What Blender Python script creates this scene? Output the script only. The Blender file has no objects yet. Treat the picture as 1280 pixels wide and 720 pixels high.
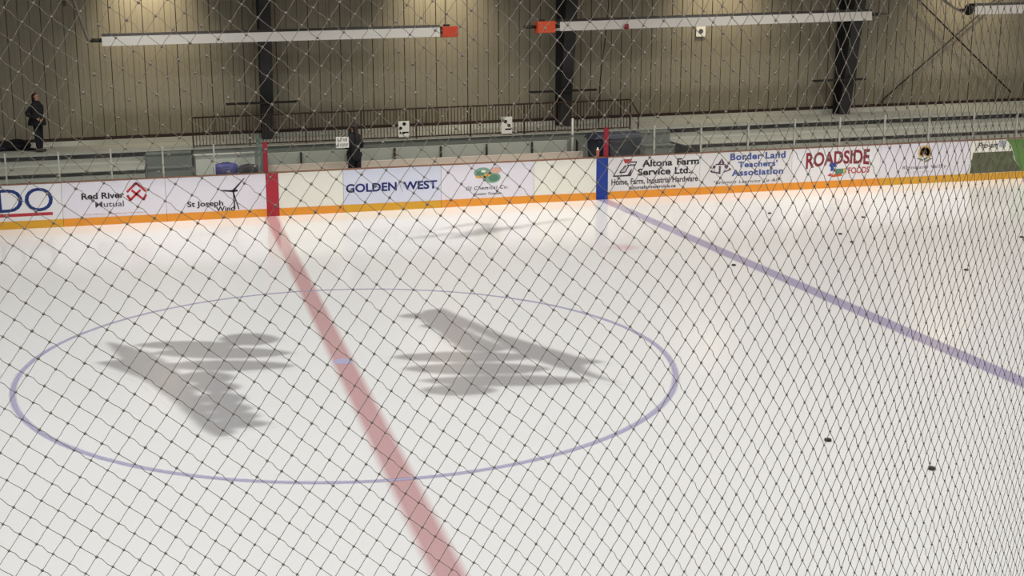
import bpy, bmesh, math, random
import numpy as np
from mathutils import Vector, Matrix
from mathutils.geometry import tessellate_polygon

S = bpy.context.scene
COL = S.collection
random.seed(7)

# ------------------------------------------------------------------ camera
cam_d = bpy.data.cameras.new('camera')
cam = bpy.data.objects.new('camera', cam_d)
COL.objects.link(cam)
S.camera = cam
cam_d.sensor_width = 36.0
cam_d.lens = 43.5132
cam_d.shift_x = 0.17482
cam_d.shift_y = -0.02265
cam_d.clip_start = 0.05
cam_d.clip_end = 300
_R = [[0.9912247, -0.1288179, -0.0296563], [0.0551528, 0.1991389, 0.978418], [0.120132, 0.9714678, -0.2044961]]
cam.matrix_world = Matrix(((_R[0][0], _R[1][0], -_R[2][0], -2.1821),
                           (_R[0][1], _R[1][1], -_R[2][1], -16.8334),
                           (_R[0][2], _R[1][2], -_R[2][2], 4.9576), (0, 0, 0, 1)))

# ------------------------------------------------------------------ world, exposure, lights
W = bpy.data.worlds.new('arena_air')
S.world = W
W.use_nodes = True
W.node_tree.nodes['Background'].inputs[0].default_value = (0.90, 0.93, 1.0, 1)
W.node_tree.nodes['Background'].inputs[1].default_value = 0.05
S.view_settings.view_transform = 'Standard'
S.view_settings.look = 'None'
S.view_settings.exposure = 0.0
S.view_settings.gamma = 1.0
S.view_settings.use_curve_mapping = False

def area(name, loc, size, power, colr, spread=180, rot=(0, 0, 0)):
    d = bpy.data.lights.new(name, 'AREA')
    d.shape = 'RECTANGLE'; d.size, d.size_y = size
    d.energy = power; d.color = colr; d.spread = math.radians(spread)
    o = bpy.data.objects.new(name, d); COL.objects.link(o)
    o.location = loc; o.rotation_euler = rot
    return o

def spot(name, loc, target, power, colr, ang, blend=1.0, soft=0.25):
    d = bpy.data.lights.new(name, 'SPOT')
    d.energy = power; d.color = colr; d.spot_size = math.radians(ang); d.spot_blend = blend
    d.shadow_soft_size = soft
    o = bpy.data.objects.new(name, d); COL.objects.link(o)
    o.location = loc
    o.rotation_euler = (Vector(target) - Vector(loc)).to_track_quat('-Z', 'Y').to_euler()
    return o

# rows of high-bay lamps over the ice
for ly, pw in ((-9.5, 180), (-2.5, 172), (4.5, 176)):
    for k, lx in enumerate((-10.0, -3.0, 4.0, 11.0, 18.0, 25.0)):
        c = (0.985, 0.995, 1.0) if lx < 8 else (1.0, 0.945, 0.91)
        area('high_bay', (lx, ly, 8.4), (1.3, 0.7), pw, c, 170)
for lx in (-2.8, 5.4, 13.7, 21.5):
    area('high_bay_warm', (lx, 12.2, 8.4), (1.3, 0.6), 205, (1.0, 0.95, 0.87), 120)
    spot('wall_lamp', (lx, 16.9, 6.9), (lx, 18.3, 4.9), 560, (1.0, 0.86, 0.63), 80)
# added fill lights over the spectators' stand, put in to brighten the net
for lx in (-4.0, -1.2, 1.6):
    area('net_fill_light', (lx, -15.3, 6.3), (2.2, 0.2), 56, (1.0, 0.95, 0.88), 160)

# ------------------------------------------------------------------ helpers
def lin(c):
    return tuple(((v / 255) / 12.92 if v / 255 <= 0.04045 else ((v / 255 + 0.055) / 1.055) ** 2.4) for v in c) + (1,)

def mat(name, rgb, rough=0.6, metal=0.0, var=0.0, scale=6.0, bump=0.0, spec=0.5, stretch=(1, 1, 1)):
    m = bpy.data.materials.new(name); m.use_nodes = True
    nt = m.node_tree; b = nt.nodes['Principled BSDF']
    c = lin(rgb)
    b.inputs['Base Color'].default_value = c
    b.inputs['Roughness'].default_value = rough
    b.inputs['Metallic'].default_value = metal
    b.inputs['Specular IOR Level'].default_value = spec
    if var or bump:
        tc = nt.nodes.new('ShaderNodeTexCoord'); mp = nt.nodes.new('ShaderNodeMapping')
        mp.inputs['Scale'].default_value = stretch
        n = nt.nodes.new('ShaderNodeTexNoise'); n.inputs['Scale'].default_value = scale
        n.inputs['Detail'].default_value = 5
        nt.links.new(tc.outputs['Object'], mp.inputs[0]); nt.links.new(mp.outputs[0], n.inputs['Vector'])
        if var:
            mx = nt.nodes.new('ShaderNodeMix'); mx.data_type = 'RGBA'
            mx.inputs['A'].default_value = tuple(v * (1 - var) for v in c[:3]) + (1,)
            mx.inputs['B'].default_value = tuple(min(1, v * (1 + var)) for v in c[:3]) + (1,)
            nt.links.new(n.outputs['Fac'], mx.inputs['Factor'])
            nt.links.new(mx.outputs['Result'], b.inputs['Base Color'])
        if bump:
            bp = nt.nodes.new('ShaderNodeBump'); bp.inputs['Strength'].default_value = bump
            bp.inputs['Distance'].default_value = 0.02
            nt.links.new(n.outputs['Fac'], bp.inputs['Height']); nt.links.new(bp.outputs[0], b.inputs['Normal'])
    return m

class MB:
    def __init__(s): s.v = []; s.f = []; s.a = []
    def quadbox(s, P):
        o = len(s.v); s.v += P
        s.f += [tuple(o + i for i in q) for q in ((0, 3, 2, 1), (4, 5, 6, 7), (0, 1, 5, 4), (1, 2, 6, 5), (2, 3, 7, 6), (3, 0, 4, 7))]
        return s
    def box(s, x0, x1, y0, y1, z0, z1):
        return s.quadbox([(x0, y0, z0), (x1, y0, z0), (x1, y1, z0), (x0, y1, z0), (x0, y0, z1), (x1, y0, z1), (x1, y1, z1), (x0, y1, z1)])
    def tube(s, pts, r, n=8, cap=True):
        rs = r if isinstance(r, (list, tuple)) else [r] * len(pts)
        pts = [Vector(p) for p in pts]; o = len(s.v)
        for k, p in enumerate(pts):
            d = (pts[min(k + 1, len(pts) - 1)] - pts[max(k - 1, 0)]).normalized()
            u = d.cross(Vector((0, 0, 1)))
            if u.length < 1e-3: u = d.cross(Vector((0, 1, 0)))
            u.normalize(); w = d.cross(u)
            for i in range(n):
                a = 2 * math.pi * i / n
                s.v.append(tuple(p + rs[k] * (math.cos(a) * u + math.sin(a) * w)))
        for k in range(len(pts) - 1):
            for i in range(n):
                j = (i + 1) % n
                s.f.append((o + k * n + i, o + k * n + j, o + (k + 1) * n + j, o + (k + 1) * n + i))
        if cap:
            s.f.append(tuple(o + i for i in range(n))[::-1])
            s.f.append(tuple(o + (len(pts) - 1) * n + i for i in range(n)))
        return s
    def lathe(s, prof, c=(0, 0, 0), n=20):
        o = len(s.v)
        for r, z in prof:
            for i in range(n):
                a = 2 * math.pi * i / n
                s.v.append((c[0] + r * math.cos(a), c[1] + r * math.sin(a), c[2] + z))
        for k in range(len(prof) - 1):
            for i in range(n):
                j = (i + 1) % n
                s.f.append((o + k * n + i, o + k * n + j, o + (k + 1) * n + j, o + (k + 1) * n + i))
        s.f.append(tuple(o + i for i in range(n))[::-1])
        s.f.append(tuple(o + (len(prof) - 1) * n + i for i in range(n)))
        return s
    def poly(s, pts):            # flat polygon from 3-D points
        o = len(s.v); s.v += [tuple(p) for p in pts]
        for t in tessellate_polygon([[Vector(p) for p in pts]]):
            s.f.append(tuple(o + i for i in t))
        return s
    def prism_x(s, prof, x0, x1):     # (y, z) profile swept along X
        o = len(s.v); n = len(prof)
        s.v += [(x0, y, z) for y, z in prof] + [(x1, y, z) for y, z in prof]
        for i in range(n):
            j = (i + 1) % n
            s.f.append((o + i, o + j, o + n + j, o + n + i))
        s.f.append(tuple(o + i for i in range(n))[::-1]); s.f.append(tuple(o + n + i for i in range(n)))
        return s
    def mesh(s, name, smooth=False):
        me = bpy.data.meshes.new(name); me.from_pydata(s.v, [], s.f); me.update()
        bm = bmesh.new(); bm.from_mesh(me); bmesh.ops.recalc_face_normals(bm, faces=bm.faces); bm.to_mesh(me); bm.free()
        if s.a:
            at = me.attributes.new('alpha', 'FLOAT', 'POINT')
            for i, v in enumerate(s.a): at.data[i].value = v
        if smooth:
            for p in me.polygons: p.use_smooth = True
        return me
    def build(s, name, m, parent=None, smooth=False, bevel=0):
        me = s.mesh(name, smooth); me.materials.append(m)
        o = bpy.data.objects.new(name, me); COL.objects.link(o)
        if parent is not None: o.parent = parent; o.matrix_parent_inverse = wm(parent).inverted()
        if bevel:
            b = o.modifiers.new('bevel', 'BEVEL'); b.width = bevel; b.segments = 2; b.limit_method = 'ANGLE'
        return o

def wm(o):
    m = Matrix.LocRotScale(o.location, o.rotation_euler, o.scale)
    return m if o.parent is None else wm(o.parent) @ o.matrix_parent_inverse @ m

def tag(o, label=None, cat=None, group=None, kind=None):
    if label: o['label'] = label
    if cat: o['category'] = cat
    if group: o['group'] = group
    if kind: o['kind'] = kind
    return o

def thing(name, loc, label, cat, group=None):
    o = bpy.data.objects.new(name, None); COL.objects.link(o)
    o.location = loc; o.empty_display_size = 0.2
    return tag(o, label, cat, group)

def copy_part(src, parent, loc=None):
    c = src.copy(); COL.objects.link(c); c.parent = parent
    if loc is not None: c.location = loc
    return c

# ------------------------------------------------------------------ materials
M = {}
M['tan'] = mat('tan_cladding', (150, 143, 124), 0.55, 0, 0.07, 2.0, 0, 0.3, (1, 1, 0.25))
M['brown'] = mat('brown_steel', (58, 36, 28), 0.6)
M['charcoal'] = mat('charcoal_steel', (46, 46, 48), 0.6, 0, 0.1, 3)
M['greysteel'] = mat('grey_conduit', (120, 112, 104), 0.5, 0.2)
M['dark'] = mat('dark_metal', (40, 36, 33), 0.55)
M['plank'] = mat('grey_painted_plank', (176, 176, 164), 0.65, 0, 0.08, 3, 0, 0.3, (0.3, 2, 2))
M['plank2'] = mat('weathered_riser', (204, 204, 192), 0.7, 0, 0.1, 3, 0, 0.3, (0.4, 1, 1))
M['stair'] = mat('dark_green_grey_paint', (112, 118, 110), 0.7, 0, 0.1, 4)
M['sill'] = mat('beige_plank', (208, 196, 182), 0.6, 0, 0.08, 4, 0, 0.3, (0.3, 2, 2))
M['boxwall'] = mat('grey_green_panel', (170, 174, 163), 0.65, 0, 0.07, 3)
M['boxlight'] = mat('light_grey_panel', (206, 208, 198), 0.6, 0, 0.07, 2)
M['concrete'] = mat('concrete', (120, 116, 106), 0.85, 0, 0.12, 3, 0.2)
M['ceil'] = mat('ceiling_steel', (120, 118, 112), 0.8)
M['post'] = mat('pale_post', (176, 176, 166), 0.45, 0.1)
M['cap'] = mat('rust_brown_cap', (132, 92, 70), 0.6, 0, 0.15, 5)
M['red'] = mat('red_paint', (178, 38, 58), 0.5)
M['darkred'] = mat('dark_red_sleeve', (146, 22, 46), 0.5)
M['blue'] = mat('blue_paint', (24, 60, 152), 0.5)
M['orange'] = mat('orange_kickplate', (240, 156, 44), 0.45, 0, 0.07, 2)
M['yellow'] = mat('yellow_kickplate', (226, 168, 42), 0.45, 0, 0.07, 2)
M['white'] = mat('white_board', (240, 239, 242), 0.4, 0, 0.02, 2)
M['lav'] = mat('lavender_white_board', (236, 233, 243), 0.4, 0, 0.02, 2)
M['cream'] = mat('cream_board', (243, 242, 231), 0.4, 0, 0.02, 2)
M['bluish'] = mat('pale_blue_board', (222, 226, 244), 0.4, 0, 0.02, 2)
M['greyb'] = mat('pale_grey_board', (232, 230, 231), 0.4, 0, 0.02, 2)
for k, c in {'navy': (34, 58, 120), 'inkred': (190, 58, 66), 'ink': (44, 42, 50), 'inkgrey': (92, 88, 100), 'softred': (196, 112, 134),
             'indigo': (40, 42, 110), 'purple': (112, 98, 132), 'midblue': (70, 92, 158), 'maroon': (140, 52, 62), 'green': (132, 170, 148),
             'dgreen': (92, 138, 116), 'peach': (222, 178, 160), 'amber': (222, 170, 90), 'gold': (222, 190, 128), 'sunbrown': (62, 42, 30),
             'leaf': (112, 128, 92), 'wheat': (176, 178, 186), 'mauve': (92, 70, 90), 'grass': (96, 142, 66), 'sky': (170, 176, 188),
             'tomato': (214, 96, 60), 'rblue': (54, 78, 160), 'inkblack': (26, 26, 30), 'smoke': (126, 120, 132), 'paleplum': (150, 140, 160)}.items():
    M[k] = mat('print_' + k, c, 0.5, 0, 0, 1, 0, 0.3)

# ice: off-white, glossy under a thin film of water
ICE = (238, 237, 235)
def ice_mat(name, painted=None, clear=False):
    rgb = ICE
    m = mat(name, rgb, 0.17, 0, 0.022, 0.9, 0, 0.36, (0.35, 1.0, 1))
    nt = m.node_tree; b = nt.nodes['Principled BSDF']
    tc = nt.nodes['Texture Coordinate']
    n2 = nt.nodes.new('ShaderNodeTexNoise'); n2.inputs['Scale'].default_value = 1.3; n2.inputs['Detail'].default_value = 6
    nt.links.new(tc.outputs['Object'], n2.inputs['Vector'])
    mr = nt.nodes.new('ShaderNodeMapRange'); mr.inputs['To Min'].default_value = 0.05; mr.inputs['To Max'].default_value = 0.20
    nt.links.new(n2.outputs['Fac'], mr.inputs['Value']); nt.links.new(mr.outputs[0], b.inputs['Roughness'])
    b.inputs['IOR'].default_value = 1.31
    if painted is not None:      # soft edge of paint lying under the ice film: blends into bare ice
        at = nt.nodes.new('ShaderNodeAttribute'); at.attribute_name = 'alpha'
        mx = nt.nodes.new('ShaderNodeMix'); mx.data_type = 'RGBA'
        mx.inputs['B'].default_value = lin(painted)
        old = b.inputs['Base Color'].links[0].from_socket
        nt.links.new(old, mx.inputs['A']); nt.links.new(at.outputs['Fac'], mx.inputs['Factor'])
        nt.links.new(mx.outputs['Result'], b.inputs['Base Color'])
        if clear:
            nt.links.remove(b.inputs['Base Color'].links[0]); b.inputs['Base Color'].default_value = lin(painted)
            nt.links.new(at.outputs['Fac'], b.inputs['Alpha'])
    return m
M['ice'] = ice_mat('ice')
M['ice_red'] = ice_mat('paint_red_under_ice', (204, 164, 165))
M['ice_blue'] = ice_mat('paint_blue_under_ice', (176, 170, 196))
M['ice_ring'] = ice_mat('paint_ring_under_ice', (184, 180, 210), True)
M['ice_grey'] = ice_mat('paint_grey_under_ice', (172, 170, 170))
M['ice_pink'] = ice_mat('paint_pink_under_ice', (228, 206, 207))

def glass_mat():
    m = bpy.data.materials.new('rink_glass'); m.use_nodes = True
    nt = m.node_tree; nt.nodes.clear()
    out = nt.nodes.new('ShaderNodeOutputMaterial')
    t = nt.nodes.new('ShaderNodeBsdfTransparent'); t.inputs[0].default_value = (0.965, 0.975, 0.965, 1)
    g = nt.nodes.new('ShaderNodeBsdfGlossy'); g.inputs['Roughness'].default_value = 0.04
    d = nt.nodes.new('ShaderNodeBsdfDiffuse'); d.inputs[0].default_value = (0.7, 0.72, 0.70, 1)
    f = nt.nodes.new('ShaderNodeFresnel'); f.inputs[0].default_value = 1.45
    m1 = nt.nodes.new('ShaderNodeMixShader'); m2 = nt.nodes.new('ShaderNodeMixShader')
    m1.inputs[0].default_value = 0.010
    nt.links.new(t.outputs[0], m1.inputs[1]); nt.links.new(d.outputs[0], m1.inputs[2])
    nt.links.new(f.outputs[0], m2.inputs[0]); nt.links.new(m1.outputs[0], m2.inputs[1]); nt.links.new(g.outputs[0], m2.inputs[2])
    nt.links.new(m2.outputs[0], out.inputs[0])
    return m
M['glass'] = glass_mat()
M['glass_edge'] = mat('green_glass_edge', (92, 128, 116), 0.25)

# ------------------------------------------------------------------ floor: ice with its painted marks
ice = tag(MB().box(-14, 30, -16, 12.84, -0.15, 0.0).build('floor', M['ice']), kind='structure')

def soft_patch(name, m, polys, blur, z, label, res=0.035):
    """closed outlines merged on a fine grid, edges softened, laid as one flat patch"""
    xs = [a for p in polys for a, _ in p]; ys = [b_ for p in polys for _, b_ in p]
    k = max(1, int(round(blur / res)))
    x0, y0 = min(xs) - 3 * k * res, min(ys) - 3 * k * res
    nx, ny = int((max(xs) - x0) / res) + 3 * k + 1, int((max(ys) - y0) / res) + 3 * k + 1
    gx = x0 + np.arange(nx) * res; gy = y0 + np.arange(ny) * res
    X, Y = np.meshgrid(gx, gy, indexing='ij'); A = np.zeros((nx, ny))
    for p in polys:
        ins = np.zeros((nx, ny), bool)
        for (ax, ay), (bx_, by_) in zip(p, p[1:] + p[:1]):
            if ay == by_: continue
            c = ((ay > Y) != (by_ > Y)) & (X < (bx_ - ax) * (Y - ay) / (by_ - ay) + ax)
            ins ^= c
        A = np.maximum(A, ins)
    for _ in range(2):
        for ax in (0, 1):
            B = np.zeros_like(A); kk = k if ax else max(1, int(k * 1.3))
            for d in range(-kk, kk + 1): B += np.roll(A, d, ax)
            A = B / (2 * kk + 1)
    mb_ = MB(); idx = -np.ones((nx, ny), int)
    act = A > 0.004
    cell = act[:-1, :-1] | act[1:, :-1] | act[:-1, 1:] | act[1:, 1:]
    use = np.zeros((nx, ny), bool)
    use[:-1, :-1] |= cell; use[1:, :-1] |= cell; use[:-1, 1:] |= cell; use[1:, 1:] |= cell
    for i, j in zip(*np.where(use)):
        idx[i, j] = len(mb_.v); mb_.v.append((gx[i], gy[j], z)); mb_.a.append(float(A[i, j]))
    for i, j in zip(*np.where(cell)): mb_.f.append((idx[i, j], idx[i + 1, j], idx[i + 1, j + 1], idx[i, j + 1]))
    o = mb_.build(name, m, ice); o['label'] = label
    return o

def stripe(name, m, x0, x1, z, f=0.05):
    mb = MB()
    xs = (x0 - f, x0 + f, x1 - f, x1 + f); al = (0, 1, 1, 0)
    ys = [-16 + 28.83 * k / 30 for k in range(31)]
    for y in ys:
        for x, a in zip(xs, al): mb.v.append((x, y, z)); mb.a.append(a)
    for k in range(30):
        for i in range(3):
            mb.f.append((k * 4 + i, k * 4 + i + 1, k * 4 + 5 + i, k * 4 + 4 + i))
    return mb.build(name, m, ice)

def ring(name, m, r0, r1, z, f, n=160):
    mb = MB()
    for k in range(n):
        a = 2 * math.pi * k / n
        for r, al in ((r0 - f, 0), (r0 + f, 1), (r1 - f, 1), (r1 + f, 0)):
            mb.v.append((r * math.cos(a), r * math.sin(a), z)); mb.a.append(al)
    for k in range(n):
        for i in range(3):
            q = (k + 1) % n
            mb.f.append((k * 4 + i, k * 4 + i + 1, q * 4 + i + 1, q * 4 + i))
    return mb.build(name, m, ice)

stripe('centre_line', M['ice_red'], -0.15, 0.15, 0.0018)['label'] = 'wide pale red line painted across the ice'
stripe('blue_line', M['ice_blue'], 8.36 - 0.15, 8.36 + 0.15, 0.0012, 0.03)['label'] = 'pale violet blue line painted across the ice'
ring('centre_circle', M['ice_ring'], 4.57 - 0.03, 4.57 + 0.03, 0.0024, 0.028)['label'] = 'thin violet ring painted around the centre spot'
sp = MB().lathe([(0.14, 0.0030), (0.139, 0.0036)], (0, 0, 0), 28); sp.a = [1.0] * len(sp.v)
sp.build('centre_spot', M['ice_ring'], ice)['label'] = 'pale violet spot on the red line'
EMB = {"left":[[[-3.422,1.923],[-3.062,1.569],[-2.692,1.027],[-2.417,0.39],[-2.201,-0.517],[-2.01,-1.51],[-1.871,-2.39],[-1.682,-2.531],[-1.658,-2.694],[-1.761,-2.826],[-1.918,-2.792],[-2.084,-2.444],[-2.223,-1.952],[-2.421,-1.305],[-2.653,-0.662],[-2.861,-0.175],[-3.174,0.293],[-3.521,0.788],[-3.156,0.831]],[[-1.717,1.639],[-1.623,1.79],[-1.531,1.851],[-1.44,1.888],[-1.35,1.903],[-1.26,1.9],[-1.172,1.879],[-1.085,1.839],[-1.0,1.78],[-0.916,1.702],[-0.836,1.598],[-0.764,1.408],[-0.864,1.262],[-0.956,1.204],[-1.045,1.171],[-1.133,1.156],[-1.219,1.16],[-1.304,1.18],[-1.388,1.218],[-1.472,1.273],[-1.555,1.348],[-1.637,1.449]],[[-3.003,1.601],[-2.855,1.68],[-2.706,1.699],[-2.555,1.701],[-2.405,1.69],[-2.254,1.665],[-2.104,1.629],[-1.954,1.581],[-1.805,1.52],[-1.658,1.447],[-1.512,1.357],[-1.37,1.209],[-1.523,1.134],[-1.672,1.116],[-1.819,1.115],[-1.966,1.126],[-2.113,1.15],[-2.259,1.185],[-2.406,1.231],[-2.553,1.29],[-2.702,1.362],[-2.851,1.451]],[[-2.732,1.095],[-2.54,1.198],[-2.346,1.223],[-2.151,1.226],[-1.957,1.211],[-1.762,1.181],[-1.568,1.135],[-1.376,1.073],[-1.186,0.995],[-0.998,0.901],[-0.813,0.786],[-0.638,0.598],[-0.838,0.502],[-1.031,0.479],[-1.221,0.477],[-1.41,0.491],[-1.597,0.521],[-1.785,0.565],[-1.972,0.624],[-2.16,0.698],[-2.349,0.79],[-2.539,0.904]],[[-2.608,0.393],[-2.429,0.483],[-2.249,0.504],[-2.068,0.506],[-1.888,0.492],[-1.707,0.464],[-1.528,0.421],[-1.35,0.365],[-1.173,0.296],[-0.999,0.211],[-0.828,0.108],[-0.664,-0.06],[-0.851,-0.145],[-1.03,-0.164],[-1.206,-0.165],[-1.381,-0.151],[-1.556,-0.124],[-1.73,-0.084],[-1.904,-0.03],[-2.078,0.037],[-2.253,0.12],[-2.43,0.222]],[[-2.345,-0.255],[-2.27,-0.127],[-2.195,-0.074],[-2.119,-0.042],[-2.044,-0.028],[-1.969,-0.03],[-1.894,-0.047],[-1.82,-0.08],[-1.747,-0.128],[-1.675,-0.194],[-1.605,-0.28],[-1.539,-0.44],[-1.618,-0.564],[-1.694,-0.615],[-1.768,-0.644],[-1.841,-0.657],[-1.914,-0.655],[-1.986,-0.638],[-2.058,-0.607],[-2.129,-0.561],[-2.201,-0.499],[-2.273,-0.415]],[[-2.205,-0.74],[-2.137,-0.638],[-2.071,-0.597],[-2.004,-0.573],[-1.937,-0.563],[-1.871,-0.566],[-1.805,-0.581],[-1.74,-0.608],[-1.676,-0.648],[-1.612,-0.702],[-1.55,-0.772],[-1.491,-0.902],[-1.562,-1.0],[-1.629,-1.039],[-1.694,-1.062],[-1.759,-1.071],[-1.824,-1.068],[-1.888,-1.054],[-1.951,-1.028],[-2.015,-0.989],[-2.078,-0.938],[-2.142,-0.869]],[[-2.108,-1.26],[-2.045,-1.15],[-1.983,-1.103],[-1.921,-1.075],[-1.859,-1.062],[-1.798,-1.062],[-1.737,-1.076],[-1.677,-1.103],[-1.618,-1.144],[-1.56,-1.198],[-1.503,-1.271],[-1.45,-1.408],[-1.517,-1.515],[-1.579,-1.56],[-1.64,-1.586],[-1.7,-1.598],[-1.76,-1.597],[-1.818,-1.584],[-1.877,-1.559],[-1.935,-1.52],[-1.993,-1.467],[-2.051,-1.396]],[[-2.065,-1.664],[-2.001,-1.573],[-1.937,-1.537],[-1.874,-1.516],[-1.811,-1.508],[-1.748,-1.51],[-1.686,-1.524],[-1.624,-1.549],[-1.563,-1.585],[-1.503,-1.634],[-1.445,-1.697],[-1.39,-1.813],[-1.458,-1.901],[-1.521,-1.936],[-1.584,-1.956],[-1.645,-1.964],[-1.706,-1.961],[-1.767,-1.948],[-1.827,-1.924],[-1.887,-1.889],[-1.947,-1.842],[-2.007,-1.78]],[[-2.023,-1.996],[-1.957,-1.919],[-1.892,-1.89],[-1.827,-1.874],[-1.762,-1.868],[-1.698,-1.873],[-1.634,-1.887],[-1.57,-1.911],[-1.508,-1.944],[-1.446,-1.988],[-1.386,-2.045],[-1.329,-2.149],[-1.398,-2.223],[-1.463,-2.252],[-1.527,-2.267],[-1.591,-2.272],[-1.654,-2.268],[-1.716,-2.254],[-1.778,-2.231],[-1.84,-2.199],[-1.901,-2.156],[-1.963,-2.1]],[[-1.966,-2.309],[-1.896,-2.245],[-1.826,-2.222],[-1.756,-2.211],[-1.687,-2.209],[-1.618,-2.216],[-1.549,-2.231],[-1.481,-2.254],[-1.414,-2.286],[-1.348,-2.327],[-1.282,-2.379],[-1.221,-2.471],[-1.294,-2.533],[-1.364,-2.555],[-1.433,-2.565],[-1.501,-2.567],[-1.568,-2.56],[-1.635,-2.546],[-1.702,-2.523],[-1.769,-2.493],[-1.835,-2.453],[-1.901,-2.401]]],"right":[[[1.872,2.702],[2.06,2.73],[2.177,2.252],[2.372,1.6],[2.547,0.956],[2.813,0.418],[3.065,-0.093],[3.258,-0.483],[3.573,-0.875],[3.227,-0.928],[3.202,-1.225],[3.294,-1.501],[3.408,-1.823],[3.163,-1.558],[2.984,-1.2],[2.786,-0.865],[2.604,-0.44],[2.44,0.101],[2.324,0.739],[2.14,1.352],[1.944,2.004]],[[1.498,2.295],[1.729,2.663],[1.958,2.68],[2.008,1.899],[2.121,1.273],[2.266,0.674],[2.421,0.179],[2.395,0.009],[2.129,-0.015],[1.773,0.157],[1.674,0.786],[1.622,1.513]],[[1.23,2.399],[1.333,2.475],[1.427,2.501],[1.519,2.512],[1.608,2.512],[1.695,2.5],[1.781,2.479],[1.863,2.447],[1.944,2.405],[2.021,2.351],[2.095,2.284],[2.157,2.166],[2.052,2.091],[1.958,2.067],[1.868,2.057],[1.78,2.057],[1.695,2.068],[1.611,2.089],[1.53,2.12],[1.45,2.161],[1.372,2.214],[1.297,2.281]],[[1.444,1.692],[1.531,1.774],[1.608,1.805],[1.683,1.821],[1.755,1.825],[1.824,1.819],[1.892,1.802],[1.957,1.775],[2.019,1.737],[2.079,1.688],[2.134,1.625],[2.178,1.511],[2.089,1.431],[2.012,1.402],[1.939,1.387],[1.868,1.382],[1.8,1.389],[1.734,1.405],[1.67,1.431],[1.608,1.468],[1.549,1.516],[1.492,1.578]],[[0.688,0.068],[0.9,0.153],[1.101,0.171],[1.298,0.169],[1.493,0.152],[1.685,0.121],[1.874,0.076],[2.058,0.018],[2.238,-0.054],[2.413,-0.141],[2.582,-0.245],[2.729,-0.414],[2.511,-0.494],[2.312,-0.51],[2.119,-0.508],[1.929,-0.491],[1.744,-0.461],[1.561,-0.418],[1.38,-0.362],[1.202,-0.293],[1.026,-0.208],[0.852,-0.104]],[[0.731,-0.547],[0.946,-0.453],[1.149,-0.431],[1.348,-0.429],[1.544,-0.444],[1.737,-0.473],[1.926,-0.518],[2.111,-0.576],[2.291,-0.65],[2.465,-0.738],[2.632,-0.846],[2.776,-1.022],[2.553,-1.11],[2.352,-1.13],[2.158,-1.131],[1.968,-1.116],[1.782,-1.087],[1.599,-1.045],[1.419,-0.989],[1.241,-0.919],[1.065,-0.833],[0.892,-0.726]],[[0.842,-1.138],[1.077,-1.068],[1.301,-1.06],[1.522,-1.069],[1.74,-1.092],[1.954,-1.129],[2.165,-1.177],[2.372,-1.238],[2.574,-1.311],[2.771,-1.397],[2.96,-1.5],[3.127,-1.661],[2.885,-1.726],[2.664,-1.733],[2.449,-1.723],[2.237,-1.7],[2.03,-1.665],[1.825,-1.619],[1.623,-1.56],[1.422,-1.49],[1.224,-1.405],[1.028,-1.302]],[[0.793,-1.563],[0.908,-1.472],[1.012,-1.438],[1.113,-1.422],[1.211,-1.419],[1.306,-1.428],[1.399,-1.449],[1.488,-1.482],[1.575,-1.527],[1.658,-1.585],[1.735,-1.659],[1.798,-1.79],[1.679,-1.879],[1.575,-1.91],[1.476,-1.926],[1.381,-1.928],[1.288,-1.919],[1.198,-1.899],[1.111,-1.867],[1.025,-1.824],[0.942,-1.768],[0.862,-1.695]]],"smudge":[[[3.356,8.681],[3.788,9.192],[4.252,9.608],[4.56,9.924],[4.535,10.404],[4.833,10.312],[4.715,9.745],[5.285,9.836],[5.415,9.582],[4.864,9.344],[4.385,9.015],[3.834,8.795]],[[2.459,8.751],[2.865,9.158],[3.302,9.259],[3.856,9.487],[3.815,9.309],[3.256,9.042],[2.831,8.985]],[[3.386,9.788],[3.944,10.245],[4.531,10.508],[4.484,10.317],[3.888,9.996]],[[5.427,9.826],[5.936,10.076],[6.799,10.472],[6.736,10.279],[5.88,9.889],[5.366,9.613]]],"red":[[[6.398,6.909],[6.499,7.032],[6.574,7.084],[6.643,7.115],[6.705,7.129],[6.762,7.129],[6.814,7.114],[6.86,7.085],[6.9,7.04],[6.935,6.979],[6.961,6.898],[6.959,6.747],[6.857,6.626],[6.782,6.576],[6.715,6.547],[6.654,6.533],[6.598,6.533],[6.547,6.547],[6.502,6.576],[6.462,6.619],[6.427,6.678],[6.4,6.757]]]}
soft_patch('painted_emblem', M['ice_grey'], EMB['left'], 0.026, 0.0022, 'blurred grey emblem painted left of the red line')
soft_patch('painted_emblem', M['ice_grey'], EMB['right'], 0.026, 0.0022, 'blurred grey emblem painted right of the red line')
soft_patch('painted_advert', M['ice_grey'], EMB['smudge'], 0.09, 0.0022, 'faint grey star-like mark painted near the far boards')
soft_patch('painted_mark', M['ice_pink'], EMB['red'], 0.10, 0.0022, 'small faint pink mark in the ice')

# ------------------------------------------------------------------ other floors, wall, ceiling
tag(MB().box(-14, 30, 13.02, 18.3, -0.15, 0.0).build('floor', M['concrete']), kind='structure')
tag(MB().box(-14, 30, -18.5, 18.8, 9.0, 9.15).build('ceiling', M['ceil']), kind='structure')
WY = 18.3
wall = tag(MB().box(-14, 30, WY + 0.06, WY + 0.18, 0.0, 9.0).build('wall_back', M['brown']), kind='structure')
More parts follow.
